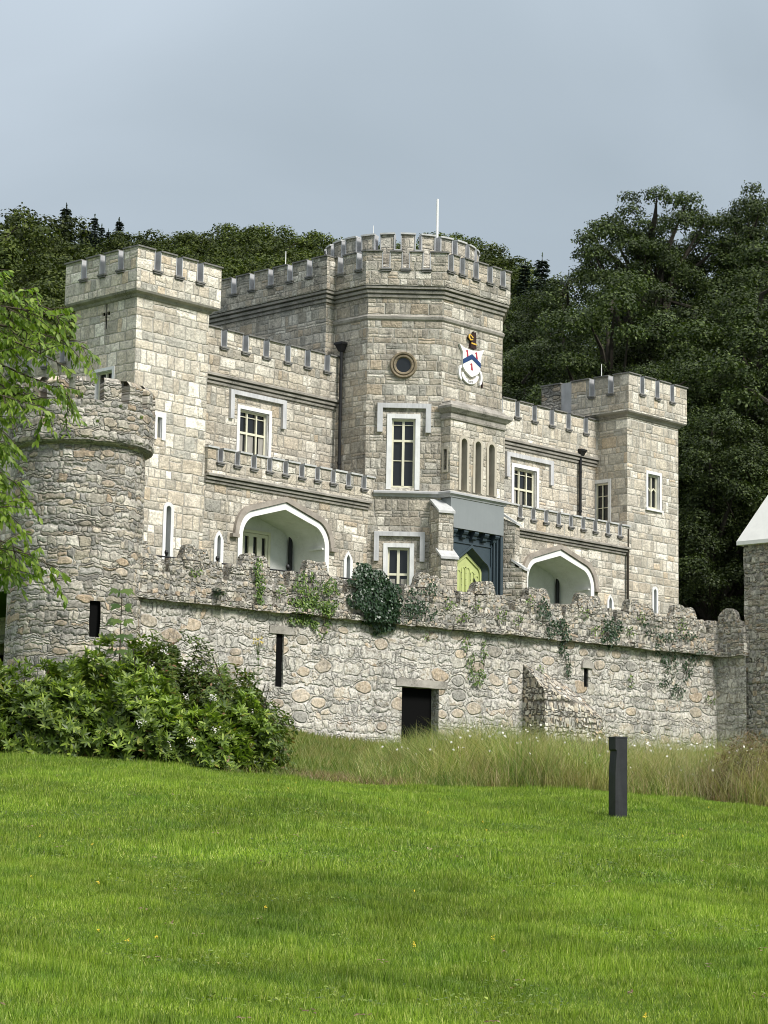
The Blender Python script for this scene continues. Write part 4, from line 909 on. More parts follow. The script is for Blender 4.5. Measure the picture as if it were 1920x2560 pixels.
RW = empty('retaining_wall', (*WL.pt(14, 0)[:2], 3.0), 0, label='long rubble stone wall with stepped battlements in front of the castle', cat='wall')
def rb(m, name, mat, parent, **k):
    o = m.build(name, mat, parent, off=tuple(parent.location), **k); return o
RWend = 29.45
m = MB()
m.wall(WL, -1.5, RWend, 1.0, 7.93, [(5.93, 6.27, 5.3, 7.18, .09), (11.86, 13.70, 1.0, 5.68, .0, 0), (21.47, 21.72, 6.2, 6.98, .09)])
m.wall(Fr(*WL.pt(RWend, 0)[:2], SA, -CA), 0, 1.5, 1.0, 7.93)
m.wall(Fr(*WL.pt(RWend, 0, -1.2)[:2], -WL.dx, -WL.dy), 0, RWend, 6.0, 7.93)
m.face([WL.pt(-.6, 7.93), WL.pt(RWend, 7.93), WL.pt(RWend, 7.93, -1.2), WL.pt(-.6, 7.93, -1.2)])
for s in (11.86, 13.70): m.face([WL.pt(s, 1.0), WL.pt(s, 5.68), WL.pt(s, 5.68, -2.4), WL.pt(s, 1.0, -2.4)])
m.face([WL.pt(11.86, 5.68), WL.pt(13.70, 5.68), WL.pt(13.70, 5.68, -2.4), WL.pt(11.86, 5.68, -2.4)])
rb(m, 'wall_face', 'rub_wall', RW)
for q in ((5.8, 6.4, 5.2, 7.3, -.16, -.10), (21.3, 21.9, 6.1, 7.1, -.16, -.10), (11.5, 14, 1.0, 5.8, -.5, -.42)): m = MB(); m.fbox(WL, *q); rb(m, 'shade_plate', 'dark', RW)  # black plates just inside slits and doorway, painting their shade
m = MB(); gbox(m, WL, 11.55, 14.1, 5.66, 5.95, -.4, .05); gbox(m, WL, 5.6, 6.7, 7.18, 7.45, -.3, .05); gbox(m, WL, 21.3, 21.95, 6.95, 7.35, -.3, .08, rnd=.5); roughen(m, .02); rb(m, 'lintel', 'mould', RW)
# projecting boulders that stand proud of the lower face
m = MB(); rr = random.Random(5)
# ledge of slabs
s = -1.2
while s < RWend + .3:
    l = rr.uniform(.5, 1.3); gbox(m, WL, s, min(s + l - .02, RWend + .35), 7.93 + rr.uniform(-.03, .02), 8.10 + rr.uniform(-.02, .07), -.5, .31 + rr.uniform(-.05, .07), .18); s += l
F2_ = Fr(*WL.pt(RWend, 0)[:2], SA, -CA); gbox(m, F2_, .1, 1.5, 7.9, 8.10, -.3, .22, .2)
roughen(m, .045, 1.8); rb(m, 'ledge', 'rub_top', RW, smooth=True)
m = MB(); gbox(m, WL, -1.5, RWend + .1, 8.05, 8.93, -.35, .18, .22); gbox(m, F2_, 0, 1.5, 8.05, 8.93, -.35, .16, .22); roughen(m, .05, 1.6); rb(m, 'parapet', 'rub_top', RW, smooth=True)
marks = [(-1.4, .45, None, None), (.05, .95, None, None), (1.12, 3.41, 1.72, 2.80), (3.70, 6.05, 4.27, 5.42), (6.30, 8.76, 7.05, 8.15), (9.02, 11.4, 9.6, 10.8), (11.75, 14.33, 12.45, 13.70), (14.53, 17.12, 15.36, 16.40),
         (17.50, 20.05, 18.15, 19.36), (20.24, 23.02, 21.0, 22.35), (23.12, 25.87, 23.92, 25.36), (25.97, 28.62, 26.63, 28.05), (28.80, 29.6, None, None)]
for n_, (a, b, c, d) in enumerate(marks):
    m = MB(); rr = random.Random(n_ + 20)
    if n_ == 0: gbox(m, WL, a, b, 8.9, 9.95, -.3, .17, .14, .25)
    elif n_ == 1: gbox(m, WL, a, b, 8.9, 9.42, -.3, .17, .14, .35)
    else:
        gbox(m, WL, a, b, 8.9, 9.16, -.3, .17, .14)
        s = a
        if c:
            for (p, q, up) in ((a, c, 0), (c, d, 1), (d, b, 0)):
                k = max(1, int(round((q - p) / .42)))
                for t in range(k):
                    x0, x1 = p + (q - p) * t / k, p + (q - p) * (t + 1) / k; h = rr.uniform(-.05, .05)
                    gbox(m, WL, x0 + .008, x1 - .008, 9.14, 9.42 + h, -.32, .18 + rr.uniform(-.03, .03), .11, .30 if up == 0 else .05)
                if up: gbox(m, WL, p - .02, q + .02, 9.42, 9.62, -.28, .15, .12, .1)
            e_ = (d - c) * .46; gbox(m, WL, c + .04, c + e_ + .06, 9.60, 9.96 + rr.uniform(-.06, .02), -.26, .14, .10, .30); gbox(m, WL, c + e_ + .05, d - .04, 9.60, 9.92 + rr.uniform(-.09, .02), -.24, .13, .10, .36)
        else: gbox(m, WL, a, b, 9.14, 9.45, -.3, .17, .12, .35)
    roughen(m, .05, 1.9, n_); rb(m, 'merlon', 'rub_top', RW, smooth=True)
for n_, (F, a, z) in enumerate(((F2_, .62, 9.95),)):
    m = MB(); gbox(m, F, a - .60, a + .75, 8.9, 9.4, -.3, .15, .14, .2); gbox(m, F, a - .45, a + .45, 9.38, z, -.28, .13, .11, .45); roughen(m, .05, 2.7, 40 + n_); rb(m, 'merlon', 'rub_top', RW)
# sloping buttress built against the wall
m = MB(); i0 = len(m.v)
ns, no = 14, 8
def bz(t, o): return 6.86 - 1.05 * t ** 1.3 - .95 * o
for side in (0, 1):
    pass
def bput(fn, n1, n2):
    i = len(m.v); m.v += [fn(a / n1, b / n2) for b in range(n2 + 1) for a in range(n1 + 1)]
    m.f += [(i + b * (n1 + 1) + a, i + b * (n1 + 1) + a + 1, i + (b + 1) * (n1 + 1) + a + 1, i + (b + 1) * (n1 + 1) + a) for b in range(n2) for a in range(n1)]
B0, B1, BO = 18.10, 21.35, 1.15
bput(lambda a, b: WL.pt(B0 + (B1 - B0) * a + .25 * (1 - b) * a, 2.0 + (bz(a, 1) - 2.0) * b, BO + .25 * (1 - b)), 18, 18)
bput(lambda a, b: WL.pt(B0 + (B1 - B0) * a, bz(a, 1 - b), BO * (1 - b)), 18, 8)
bput(lambda a, b: WL.pt(B0, 2.0 + (bz(0, a) - 2.0) * b, a * (BO + .25 * (1 - b))), 8, 18)
bput(lambda a, b: WL.pt(B1 + .25 * (1 - b), 2.0 + (bz(1, a) - 2.0) * b, a * (BO + .25 * (1 - b))), 8, 18)
roughen(m, .06, 1.8, 7); rb(m, 'buttress', 'rub_butt', RW, smooth=True)

# terrace behind the wall
m = MB(); c0, c1 = WL.pt(-3, 0, -1.0), WL.pt(34, 0, -1.0); b0, b1 = WL.pt(-3, 0, -32), WL.pt(34, 0, -32)
m.face([(c0[0], c0[1], 8.2), (c1[0], c1[1], 8.2), (b1[0], b1[1], 8.2), (b0[0], b0[1], 8.2)]); tag(m.build('terrace', 'ground'), kind='structure')

# hand rail on the terrace
R0 = lambda s, z: WL.pt(s, z, -.95)
m = MB()
HR = empty('handrail', R0(1.76, 8.2), 0, label='thin black iron handrail on posts behind the battlements', cat='railing')
m.tube([R0(.1, 9.60), R0(17.3, 9.56)], .032, 6); rb(m, 'rail', 'iron', HR)
m = MB(); m.tube([R0(.1, 9.03), R0(17.3, 9.0)], .024, 6); rb(m, 'rail', 'iron', HR)
for s in (1.76, 3.95, 7.1, 10.32, 13.9, 17.3):
    m = MB(); m.tube([R0(s, 8.2), R0(s, 9.62), R0(s, 9.66)], [.03, .03, .045], 8)
    m.tube([R0(s, 9.65), R0(s, 9.70), R0(s, 9.76), R0(s, 9.82), R0(s, 9.85)], [.02, .062, .075, .06, .01], 10); rb(m, 'post', 'iron', HR)
m = MB(); HR2 = empty('handrail', R0(20.0, 8.2), 0, label='short length of black iron handrail behind the right end of the battlements', cat='railing')
m.tube([R0(19.8, 9.2), R0(30.5, 9.15)], .02, 6); rb(m, 'rail', 'iron', HR2)
for s in (19.9, 24.8, 29.9): m = MB(); m.tube([R0(s, 8.2), R0(s, 9.22)], .03, 8); rb(m, 'post', 'iron', HR2)

# ---- round tower
RT_ = (-10.42, 73.83); TW = empty('round_tower', (*RT_, 2.5), 0, label='weathered round rubble tower with overhanging white-capped battlements', cat='tower')
vdir = math.atan2(-RT_[1], -RT_[0])
def ring(m, prof, a0, a1, n, slit=None):
    i0 = len(m.v); A = [a0 + (a1 - a0) * i / n for i in range(n + 1)]
    for r, z in prof: m.v += [(RT_[0] + r * cos(a), RT_[1] + r * sin(a), z) for a in A]
    for j in range(len(prof) - 1):
        for i in range(n):
            if slit and slit[0] < (A[i] + A[i + 1]) / 2 < slit[1] and slit[2] < (prof[j][1] + prof[j + 1][1]) / 2 < slit[3]: continue
            m.f.append((i0 + j * (n + 1) + i, i0 + j * (n + 1) + i + 1, i0 + (j + 1) * (n + 1) + i + 1, i0 + (j + 1) * (n + 1) + i))
cylp = (RT_[0], RT_[1], 2.3)
sa = 2 * pi + vdir + radians(17.5)        # arrow slit
m = MB(); zs_ = [1 + .2 * k for k in range(62)]; ring(m, [(2.34 - .012 * (z - 2), z) for z in zs_], 0, 2 * pi, 120, (sa - .055, sa + .055, 6.6, 7.85))
roughen(m, .028, 2.0); rb(m, 'tower_shaft', 'rub_tower', TW, cyl=cylp, smooth=True)
m = MB(); ring(m, [(2.12, 6.3), (2.12, 8.2)], sa - .12, sa + .12, 4); rb(m, 'shade_plate', 'dark', TW)  # black sheet behind the slit in place of its shaded depth
m = MB(); ring(m, [(2.18, 13.02), (2.34, 13.06), (2.47, 13.14), (2.52, 13.28)] + [(2.50, 13.28 + .12 * k) for k in range(1, 11)] + [(2.46, 14.50), (2.0, 14.50), (2.0, 14.0)], 0, 2 * pi, 120); roughen(m, .035, 1.9)
rb(m, 'parapet', 'rub_tower', TW, cyl=cylp)
for k in range(16):
    ac = vdir + radians(1.5 + 22.5 * k); hw = radians(7.3); m = MB()
    ring(m, [(2.0, 14.48)] + [(2.48, 14.48 + .10 * q) for q in range(7)] + [(2.48, 15.12), (2.3, 15.30), (2.0, 15.33), (2.0, 14.48)], ac - hw, ac + hw, 6)
    for a in (ac - hw, ac + hw):
        P = lambda r, z: (RT_[0] + r * cos(a), RT_[1] + r * sin(a), z)
        for q in range(6): m.face([P(2.0, 14.48 + .11 * q), P(2.48, 14.48 + .11 * q), P(2.48, 14.59 + .11 * q), P(2.0, 14.59 + .11 * q)])
    roughen(m, .022, 2.5); mo = rb(m, 'merlon', 'rub_tower', TW, cyl=cylp)
    m = MB(); ring(m, [(2.50, 15.09), (2.545, 15.10), (2.545, 15.14), (2.24, 15.41), (1.95, 15.43)], ac - hw * 1.06, ac + hw * 1.06, 5); roughen(m, .012, 2.5); rb(m, 'cap_stone', 'lead', mo, uv=False)
m = MB(); ring(m, [(.01, 14.1), (2.1, 14.1)], 0, 2 * pi, 24); rb(m, 'tower_floor', 'mould', TW, uv=False)

TW.location.z -= .18
# ---- gate tower at the right edge, with its pale roof
g0 = np.array([15.27, 91.98]); vr = np.array([SA, -CA]); ur = np.array([CA, SA])          # far-left corner; runs nearer along vr
def G(a, b): q = g0 + vr * a + ur * b; return (q[0], q[1])
GT = empty('gate_tower', (*G(2.2, 2.2), 2.5), 0, label='square rubble tower with pale pyramid roof at the right end of the wall', cat='tower')
m = MB()
for (a, b, da, db, l) in ((0, 0, 1, 0, 4.4), (4.4, 0, 0, 1, 4.4), (4.4, 4.4, -1, 0, 4.4), (0, 4.4, 0, -1, 4.4)):
    q = G(a, b); d = vr * da + ur * db; F = Fr(q[0], q[1], d[0], d[1])
    i = len(m.v); n1, n2 = 22, 58; m.v += [F.pt(l * x / n1, 1.0 + (12.68 - 1.0) * y / n2) for y in range(n2 + 1) for x in range(n1 + 1)]
    m.f += [(i + y * (n1 + 1) + x, i + y * (n1 + 1) + x + 1, i + (y + 1) * (n1 + 1) + x + 1, i + (y + 1) * (n1 + 1) + x) for y in range(n2) for x in range(n1) if not (a == 0 and b == 0 and 5 < x < 9 and 48 < y < 53)]
roughen(m, .03, 2.4, 3); rb(m, 'tower_wall', 'rub_gate', GT)
m = MB(); m.face([(*G(.5, .4), 9), (*G(3, .4), 9), (*G(3, .4), 13), (*G(.5, .4), 13)]); rb(m, 'shade_plate', 'dark', GT)  # black sheet painting the shade behind the wall opening
m = MB(); e = .22; ca = [G(-e, -e), G(4.4 + e, -e), G(4.4 + e, 4.4 + e), G(-e, 4.4 + e)]; ap = (*G(2.2, 2.2), 17.9)
for k in range(4): p, q = ca[k], ca[(k + 1) % 4]; m.face([(*p, 12.62), (*q, 12.62), (*q, 12.78), (*p, 12.78)]); m.face([(*p, 12.78), (*q, 12.78), ap])
m.face([(*p, 12.62) for p in reversed(ca)]); rb(m, 'pyramid_roof', 'white', GT)

# ---- bollard light
B = np.array([3.02, 27.9]); bz0 = float(hill_z(*B)) - .05
BL = empty('bollard_light', (B[0], B[1], bz0), radians(24), label='black square bollard light standing alone on the lawn', cat='bollard')
h, H = .085, 1.04; sec = [(-h, -h), (h, -h), (h, h), (-h, h)]
def bol():
    me = MB(); zz = [0, .05, .60, .70, .80, .88, .90, .96, H]; off_ = [0, 0, 0, .006, .014, .022, .0, 0, 0]
    for k, z in enumerate(zz): me.v += [(-h + (off_[k]), -h, z), (h, -h, z), (h, h, z), (-h + off_[k], h, z)]
    for k in range(len(zz) - 1): me.f += [(4 * k + j, 4 * k + (j + 1) % 4, 4 * k + 4 + (j + 1) % 4, 4 * k + 4 + j) for j in range(4)]
    n = len(me.v); me.f += [(3, 2, 1, 0), (n - 4, n - 3, n - 2, n - 1)]; return me
MT['bollard'] = plain('charcoal_painted_timber', (0.016, 0.017, 0.019), .5, .25, .25, 8.0, .4, .003, (.09, .09, .09))
bol().build('post', 'bollard', BL)
m = MB(); m.fbox(Fr(0, -h, 1, 0), -h - .004, h + .004, H + .001, H + .022, -2 * h - .004, .004); m.build('cap', 'bollard', BL)
# ------------------------------------------------------------------ trees
def gz(x, y): return float(hill_z(x, y))
def crown_pts(rs, clumps, per, flat=.75):
    """leaf positions and outward normals on a set of lumpy clumps (x, y, z, r)"""
    P, N = [], []
    for (x, y, z, r) in clumps:
        k = max(8, int(per * r * r)); d = sph(rs, k); d[:, 2] = np.where(d[:, 2] < -.35, -d[:, 2], d[:, 2])
        rr_ = r * (rs.uniform(.25, 1.0, k) ** .45)[:, None] * (1 + .25 * np.sin(d[:, :1] * 5 + x) * np.cos(d[:, 1:2] * 4 + z))
        q = d * rr_; q[:, 2] *= flat; P.append(q + np.array([x, y, z])); N.append(unit(d + rs.normal(size=(k, 3)) * .55 + np.array([0, 0, .35])))
    return np.concatenate(P), np.concatenate(N)
def broadleaf(name, seed, H, R, low, mat, leaf, nclump, per, openness=0.0, levels=None, label='', group='', loc=(0, 0, 0)):
    """trunk, limbs and a crown of many leaf clumps; H height, R crown radius, low = height of the lowest foliage"""
    rs = np.random.default_rng(seed); root = empty(name, loc)
    clumps = []; m = MB(); th = H * .34
    m.tube([(0, 0, -.8), (.05, 0, th * .5), (.1, .1, th), (0, .15, H * .62), (.1, 0, H * .85)], [H * .028, H * .022, H * .019, H * .011, H * .003], 9)
    for k in range(nclump):
        u_ = (k + .5) / nclump; ph = k * 2.39996 + rs.uniform(-.4, .4)
        cz_ = 1 - 2 * u_; rad = math.sqrt(max(0, 1 - cz_ * cz_)); sh_ = rs.uniform(.62, 1.0) if k % 4 else rs.uniform(.2, .5)
        cxx, cyy = R * rad * cos(ph) * sh_, R * rad * sin(ph) * sh_
        zz = low + (H - low) * (.5 + .5 * cz_ * sh_ * (.93 + .07 * math.sin(k)))
        r_ = R * rs.uniform(.17, .34) * (1 - openness * .25); zz = min(zz, H - r_ * .6); clumps.append((cxx, cyy, zz, r_))
        if k % 2 == 0:
            z0 = max(th * .6, zz - rs.uniform(.2, .45) * H * rad); mid = (cxx * .45 + rs.uniform(-.4, .4), cyy * .45 + rs.uniform(-.4, .4), z0 + (zz - z0) * .62)
            m.tube([(0, .05, z0), mid, (cxx * .95, cyy * .95, zz)], [H * .010, H * .006, H * .0015], 5, cap=False)
    m.build('trunk', 'bark', root, off=(0, 0, 0), uv=False)
    P, N = crown_pts(rs, clumps, per)
    D = unit(np.cross(N, sph(rs, len(P)))); D[:, 2] -= .25
    leaves(P, D, N, rs.uniform(.65, 1.3, len(P)) * leaf, T_DIA, 'crown', mat, root)
    return root
def conifer(name, seed, H, mat='fir', loc=(0, 0, 0)):
    rs = np.random.default_rng(seed); root = empty(name, loc); m = MB(); m.tube([(0, 0, -.5), (0, 0, H * .5), (0, 0, H)], [H * .016, H * .010, .02], 7); m.build('trunk', 'bark', root, off=(0, 0, 0), uv=False)
    P, D = [], []; z = H * .12
    while z < H * .985:
        t = (z / H); L_ = H * .20 * (1 - t) ** .85 + .12; n = 7 if t < .8 else 5; a0 = rs.uniform(0, 6.3)
        for k in range(n):
            a = a0 + 2 * pi * k / n + rs.uniform(-.25, .25); l = L_ * rs.uniform(.65, 1.12); q = max(4, int(l * 9))
            s_ = np.linspace(.06, 1, q); px_ = np.stack([np.cos(a) * l * s_, np.sin(a) * l * s_, z - .30 * l * s_ + .22 * l * s_ ** 2.5], 1)
            for w_ in (-1, 0, 1):
                P.append(px_ + rs.normal(size=px_.shape) * .05); D.append(np.stack([np.cos(a + w_ * .9) + 0 * s_, np.sin(a + w_ * .9) + 0 * s_, -.35 + 0 * s_], 1))
        z += H * .030 * rs.uniform(.8, 1.2)
    P.append(np.stack([0 * np.arange(6), 0 * np.arange(6), H * (.95 + .012 * np.arange(6))], 1)); D.append(np.tile([0, .2, 1.0], (6, 1)))
    P, D = np.concatenate(P), np.concatenate(D); N = np.tile([0, 0, 1.0], (len(P), 1)) + rs.normal(size=P.shape) * .3
    leaves(P, D, N, rs.uniform(.5, .95, len(P)) * H * .045, T_DIA, 'crown', mat, root); return root
def copy_tree(o, loc, sc, rz, **k):
    c = o.copy(); scene.collection.objects.link(c); c.location = loc; c.scale = sc if isinstance(sc, tuple) else (sc,) * 3; c.rotation_euler = (0, 0, rz)
    for ch in o.children:
        d = ch.copy(); scene.collection.objects.link(d); d.parent = c
    return tag(c, **k)
hill_src = [broadleaf('beech_tree', 11 + i, 12, (6.0, 5.4, 6.6)[i], 1.0, 'beech', .32, 54, 120) for i in range(3)]
used = set()
def put(srcs, i, x, y, h, base_h, wide=1.0, rz=0.0, **k):
    s = h / base_h; z = gz(x, y) - .3; o = srcs[i]
    if id(o) in used: return copy_tree(o, (x, y, z), (s * wide, s * wide, s), rz, **k)
    used.add(id(o)); o.location = (x, y, z); o.scale = (s * wide, s * wide, s); o.rotation_euler = (0, 0, rz); return tag(o, **k)
rr = random.Random(3)
fir_src = [conifer('conifer_tree', 31, 12), conifer('conifer_tree', 32, 10)]
FB = [12, 12, 12]; FC = [12, 10]
SKY = [('b', -43.5, 235, 15.2), ('b', -40.9, 245, 13.8), ('b', -39.3, 255, 9.4), ('c', -39.9, 262, 12.5), ('c', -41.7, 290, 9.2), ('c', -40.8, 288, 8.9), ('c', -40.2, 290, 9.3), ('c', -39.5, 292, 8.9), ('c', -38.9, 295, 8.0), ('c', -36.2, 285, 8.9), ('c', -35.6, 290, 7.7), ('c', -34.6, 295, 7.1), ('b', -36.2, 266, 6.8), ('b', -33, 270, 7.6), ('b', -29.7, 268, 8.6), ('b', -27.2, 262, 7.6), ('b', -25.3, 265, 8.0), ('b', -24.3, 270, 7.6), ('b', -19.7, 262, 9.1), ('b', -16.6, 258, 9.7), ('b', -13.2, 255, 9.5), ('b', -10.0, 258, 7.9), ('b', -7.3, 262, 6.3), ('b', -3.4, 262, 6.6), ('b', 0.6, 262, 6.6), ('b', 3.6, 262, 7.0), ('b', 6.6, 262, 8.0), ('b', 8.9, 258, 8.1), ('b', 10.9, 250, 8.1), ('b', 12.0, 235, 8.4), ('c', 13.8, 215, 10.0), ('c', 14.8, 205, 12.8), ('c', 13.0, 220, 8.6)]
for n_, (t, x, y, h) in enumerate(SKY):
    if t == 'b': put(hill_src, n_ % 3, x, y, h * 1.0 + 2.3, 12, 1.25 if h < 9 else 1.0, rr.uniform(0, 6.3), label='dark green broadleaf tree in the wooded hillside behind the castle', cat='tree', group='broadleaf trees on the hillside')
    else: put(fir_src, n_ % 2, x, y, h * 1.0 + (1.5 if n_ % 3 else 2.6), FC[n_ % 2], 1.0, rr.uniform(0, 6.3), label='small dark conifer with pointed top on the skyline' , cat='tree', group='conifers on the skyline')
for y, n in ((131, 5), (148, 6), (168, 9), (186, 11), (204, 12), (222, 13), (240, 12)):
    for k in range(n):
        x0, x1 = -.195 * y, .055 * y
        if y < 165: x1 = -.09 * y
        x = x0 + (x1 - x0) * (k + .5) / n + rr.uniform(-1.6, 1.6)
        put(hill_src, rr.randrange(3), x, y + rr.uniform(-5, 5), rr.uniform(9.0, 12.5), 12, rr.uniform(1.0, 1.25), rr.uniform(0, 6.3), label='dark green broadleaf tree in the wooded hillside behind the castle', cat='tree', group='broadleaf trees on the hillside')
oak_src = [broadleaf('oak_tree', 51, 20, 6.2, 1.0, 'oak', .16, 100, 520, .5), broadleaf('oak_tree', 52, 20, 5.8, 1.5, 'oak', .16, 96, 520, .5)]
big = broadleaf('oak_tree', 61, 26.3, 5.3, 16.0, 'oak', .17, 95, 520, 1.0)
big.location = (16.9, 138, gz(16.9, 138) - .3); tag(big, 'tallest spreading oak with sky showing through its crown, above the right tower', 'tree')
b2 = copy_tree(big, (23.6, 140, gz(23.6, 140) - .3), 1.0, 2.0, label='tall oak with an open crown at the right edge of the photo', cat='tree')
RF = [(11.3, 138, 18.0), (12.3, 150, 18.2), (13.3, 128, 20.2), (18.5, 128, 19.8), (8.6, 140, 16.2), (21.2, 122, 21.0), (14.9, 118, 16.3), (17.2, 113.5, 14.6), (20.8, 116, 16.5), (10.9, 124, 15.6), (8.2, 128, 15.4), (17.0, 146, 19), (21.5, 134, 20), (24.5, 128, 22), (22.5, 109, 12.5)]
for n_, (x, y, h) in enumerate(RF):
    put(oak_src, n_ % 2, x, y, h * 1.09, 20, 1.10, n_ * 1.3, label='dense dark oak in the wood behind the right tower', cat='tree', group='oaks in the wood on the right')

# ---- cherry tree whose boughs hang in from the left
rs = np.random.default_rng(77)
CT = empty('cherry_tree', (-6.9, 24.0, gz(-6.9, 24) - .1), 0, label='leafy tree with drooping light green leaves hanging in at the left edge', cat='tree')
ct = np.array([-6.9, 24.0, gz(-6.9, 24)]); m = MB(); m.tube([tuple(ct - [0, 0, .2]), tuple(ct + [.1, 0, 2.0]), tuple(ct + [.3, 0, 4.6]), tuple(ct + [.6, .1, 8.2])], [.17, .14, .10, .03], 10)
# branch targets in metres: (end x, y, z) at the tips
tips = [(-3.02, 24.2, 5.45), (-3.2, 24.5, 4.95), (-3.3, 24.0, 5.75), (-3.55, 24.3, 5.95), (-3.25, 23.9, 5.2), (-3.62, 23.6, 4.7), (-3.4, 24.1, 4.72)]
tips += [(rs.uniform(-4.8, -3.75), 24 + rs.uniform(-.5, .6), rs.uniform(4.7, 6.0)) for k in range(13)]
tips += [(rs.uniform(-4.7, -4.05), 24 + rs.uniform(-.5, .6), rs.uniform(5.6, 6.5)) for k in range(4)]
tips += [(rs.uniform(-4.7, -4.05), 24 + rs.uniform(-.4, .5), rs.uniform(3.1, 4.9)) for k in range(10)]
tips += [(rs.uniform(-4.4, -3.95), 24 + rs.uniform(-.4, .5), rs.uniform(3.35, 3.95)) for k in range(5)] + [(-3.75, 24.0, 3.05), (-3.6, 24.2, 2.98), (-4.1, 24.2, 2.9)]
tips = [(x - (.42 if z > 4.6 else .15), y, z) for x, y, z in tips]
LP, LD, LN = [], [], []
for n_, t in enumerate(tips):
    t = np.array(t); st = np.array([-6.6 + rs.uniform(-.1, .1), 24.0, min(t[2] + rs.uniform(-.3, .7), 7.6)]); md = st * .45 + t * .55 + np.array([0, rs.uniform(-.2, .2), .38])
    pts = [st * (1 - q) ** 2 + 2 * md * q * (1 - q) + t * q * q for q in np.linspace(0, 1, 9)]
    m.tube([tuple(p) for p in pts], list(np.linspace(.032, .005, 9)), 5, cap=False)
    for q in np.linspace(.42, 1, 9):
        base = st * (1 - q) ** 2 + 2 * md * q * (1 - q) + t * q * q
        for s_ in range(4):
            dr = unit(np.array([rs.uniform(-.2, 1), rs.uniform(-1, 1), rs.uniform(-.9, .35)])); l = rs.uniform(.18, .48); e_ = base + dr * l + np.array([0, 0, -.10 * l])
            m.tube([tuple(base), tuple((base + e_) / 2 + [0, 0, .02]), tuple(e_)], [.006, .004, .0025], 4, cap=False)
            k = int(l * 38)
            for w_ in np.linspace(.25, 1, k):
                p = base + (e_ - base) * w_; side = rs.choice([-1, 1]); a = unit(np.cross(dr, [0, 0, 1.0])) * side
                LP.append(p); LD.append(a * rs.uniform(.2, 1.1) + dr * rs.uniform(.1, .8) + np.array([rs.uniform(-.3, .3), rs.uniform(-.4, .4), -.9 + rs.uniform(-.4, .5)])); LN.append(a * .8 + np.array([rs.uniform(-.5, .5), -.6, rs.uniform(.2, .8)]))
m.build('trunk', 'twig', CT, off=tuple(CT.location), uv=False)
o = leaves(np.array(LP) - np.array(CT.location), np.array(LD), np.array(LN), rs.uniform(.07, .115, len(LP)), T_LEAF, 'crown', 'cherry', CT)
# dark tree further left, its lower boughs behind the cherry
T_WIDE = (T_LONG[0] * np.array([1, 1.1, 1]), T_LONG[1])
# ------------------------------------------------------------------ shrubs between lawn and wall
def shrub_points(rs, blobs, dens):
    P, N = [], []
    for (x, y, rx, ry, h) in blobs:
        k = int(dens * rx * h * 3.2); a = rs.uniform(0, 2 * pi, k); t = rs.uniform(0, 1, k) ** .75; r = (1 - t ** 3.2) ** .5 * rs.uniform(.55, 1.05, k)
        lump = 1 + .20 * np.sin(a * 3 + x * 5) + .16 * np.sin(a * 7 + t * 9)
        px_, py_ = x + rx * r * lump * np.cos(a), y + ry * r * lump * np.sin(a); pz = np.array([gz(p, q) for p, q in zip(px_, py_)]) + h * t * lump * (.88 + .12 * np.cos(a * 5 + 2)) + rs.normal(0, .05, k)
        P.append(np.stack([px_, py_, pz], 1)); N.append(unit(np.stack([np.cos(a) * (1 - t * .6), np.sin(a) * (1 - t * .6), .25 + t], 1)))
    return np.concatenate(P), np.concatenate(N)
def whorls(rs, P, N, n, l, T, name, mat, par, droop=.25, cup=.35):
    PP, DD, NN, SS = [], [], [], []
    a1 = unit(np.cross(N, sph(rs, len(P)))); b1 = np.cross(N, a1)
    for k in range(n):
        th = 2 * pi * k / n + rs.uniform(-.3, .3, len(P)); d = a1 * np.cos(th)[:, None] + b1 * np.sin(th)[:, None]
        PP.append(P); DD.append(d + N * cup + np.array([0, 0, -droop])); NN.append(N + d * .2); SS.append(rs.uniform(.7, 1.15, len(P)) * l)
    return leaves(np.concatenate(PP), np.concatenate(DD), np.concatenate(NN), np.concatenate(SS), T, name, mat, par)
def stems(blobs, rs, par, mat='twig', r=.012, n=9):
    m = MB()
    for (x, y, rx, ry, h) in blobs:
        for k in range(n):
            a = rs.uniform(0, 6.3); q = rs.uniform(.2, .85); z = gz(x, y)
            m.tube([(x + rs.uniform(-.15, .15), y, z - .1), (x + rx * q * .5 * cos(a), y + ry * q * .5 * sin(a), z + h * .4), (x + rx * q * cos(a), y + ry * q * sin(a), z + h * .85 * (1 - q ** 3) ** .5)], [r * 1.6, r, r * .4], 5, cap=False)
    return m.build('stem', mat, par, off=tuple(par.location), uv=False)
def shrub(name, seed, blobs, dens, kind, label, cat='shrub', leaf=None):
    rs = np.random.default_rng(seed); x, y = blobs[0][:2]; par = empty(name, (x, y, gz(x, y)), 0, label=label, cat=cat); o = np.array(par.location)
    stems(blobs, rs, par); P, N = shrub_points(rs, blobs, dens)
    if kind == 'rhodo': whorls(rs, P - o, unit(N + rs.normal(size=N.shape) * .45), 8, .145, T_WIDE, 'leaves', 'rhodo', par, .02, .55)
    elif kind == 'bramble': whorls(rs, P - o, unit(N + rs.normal(size=N.shape) * .4), 3, .095, T_LEAF, 'leaves', 'bramble', par, .15, .1)
    return par, P, N
RH1 = [(-5.35, 34.0, 1.15, .9, 1.05), (-6.6, 34.2, 1.0, .9, 1.15), (-4.7, 34.4, .75, .8, 1.25)]
RH2 = [(-3.75, 33.9, .95, .8, 1.05), (-4.1, 34.8, .8, .8, 1.45), (-3.0, 33.8, .7, .6, .75)]
shrub('rhododendron_bush', 1, RH1, 560, 'rhodo', 'low bright green rhododendron bush at the left edge of the lawn')
_, RP, _n = shrub('rhododendron_bush', 2, RH2, 560, 'rhodo', 'taller dark rhododendron bush with upright shoots, left of the bramble thicket')
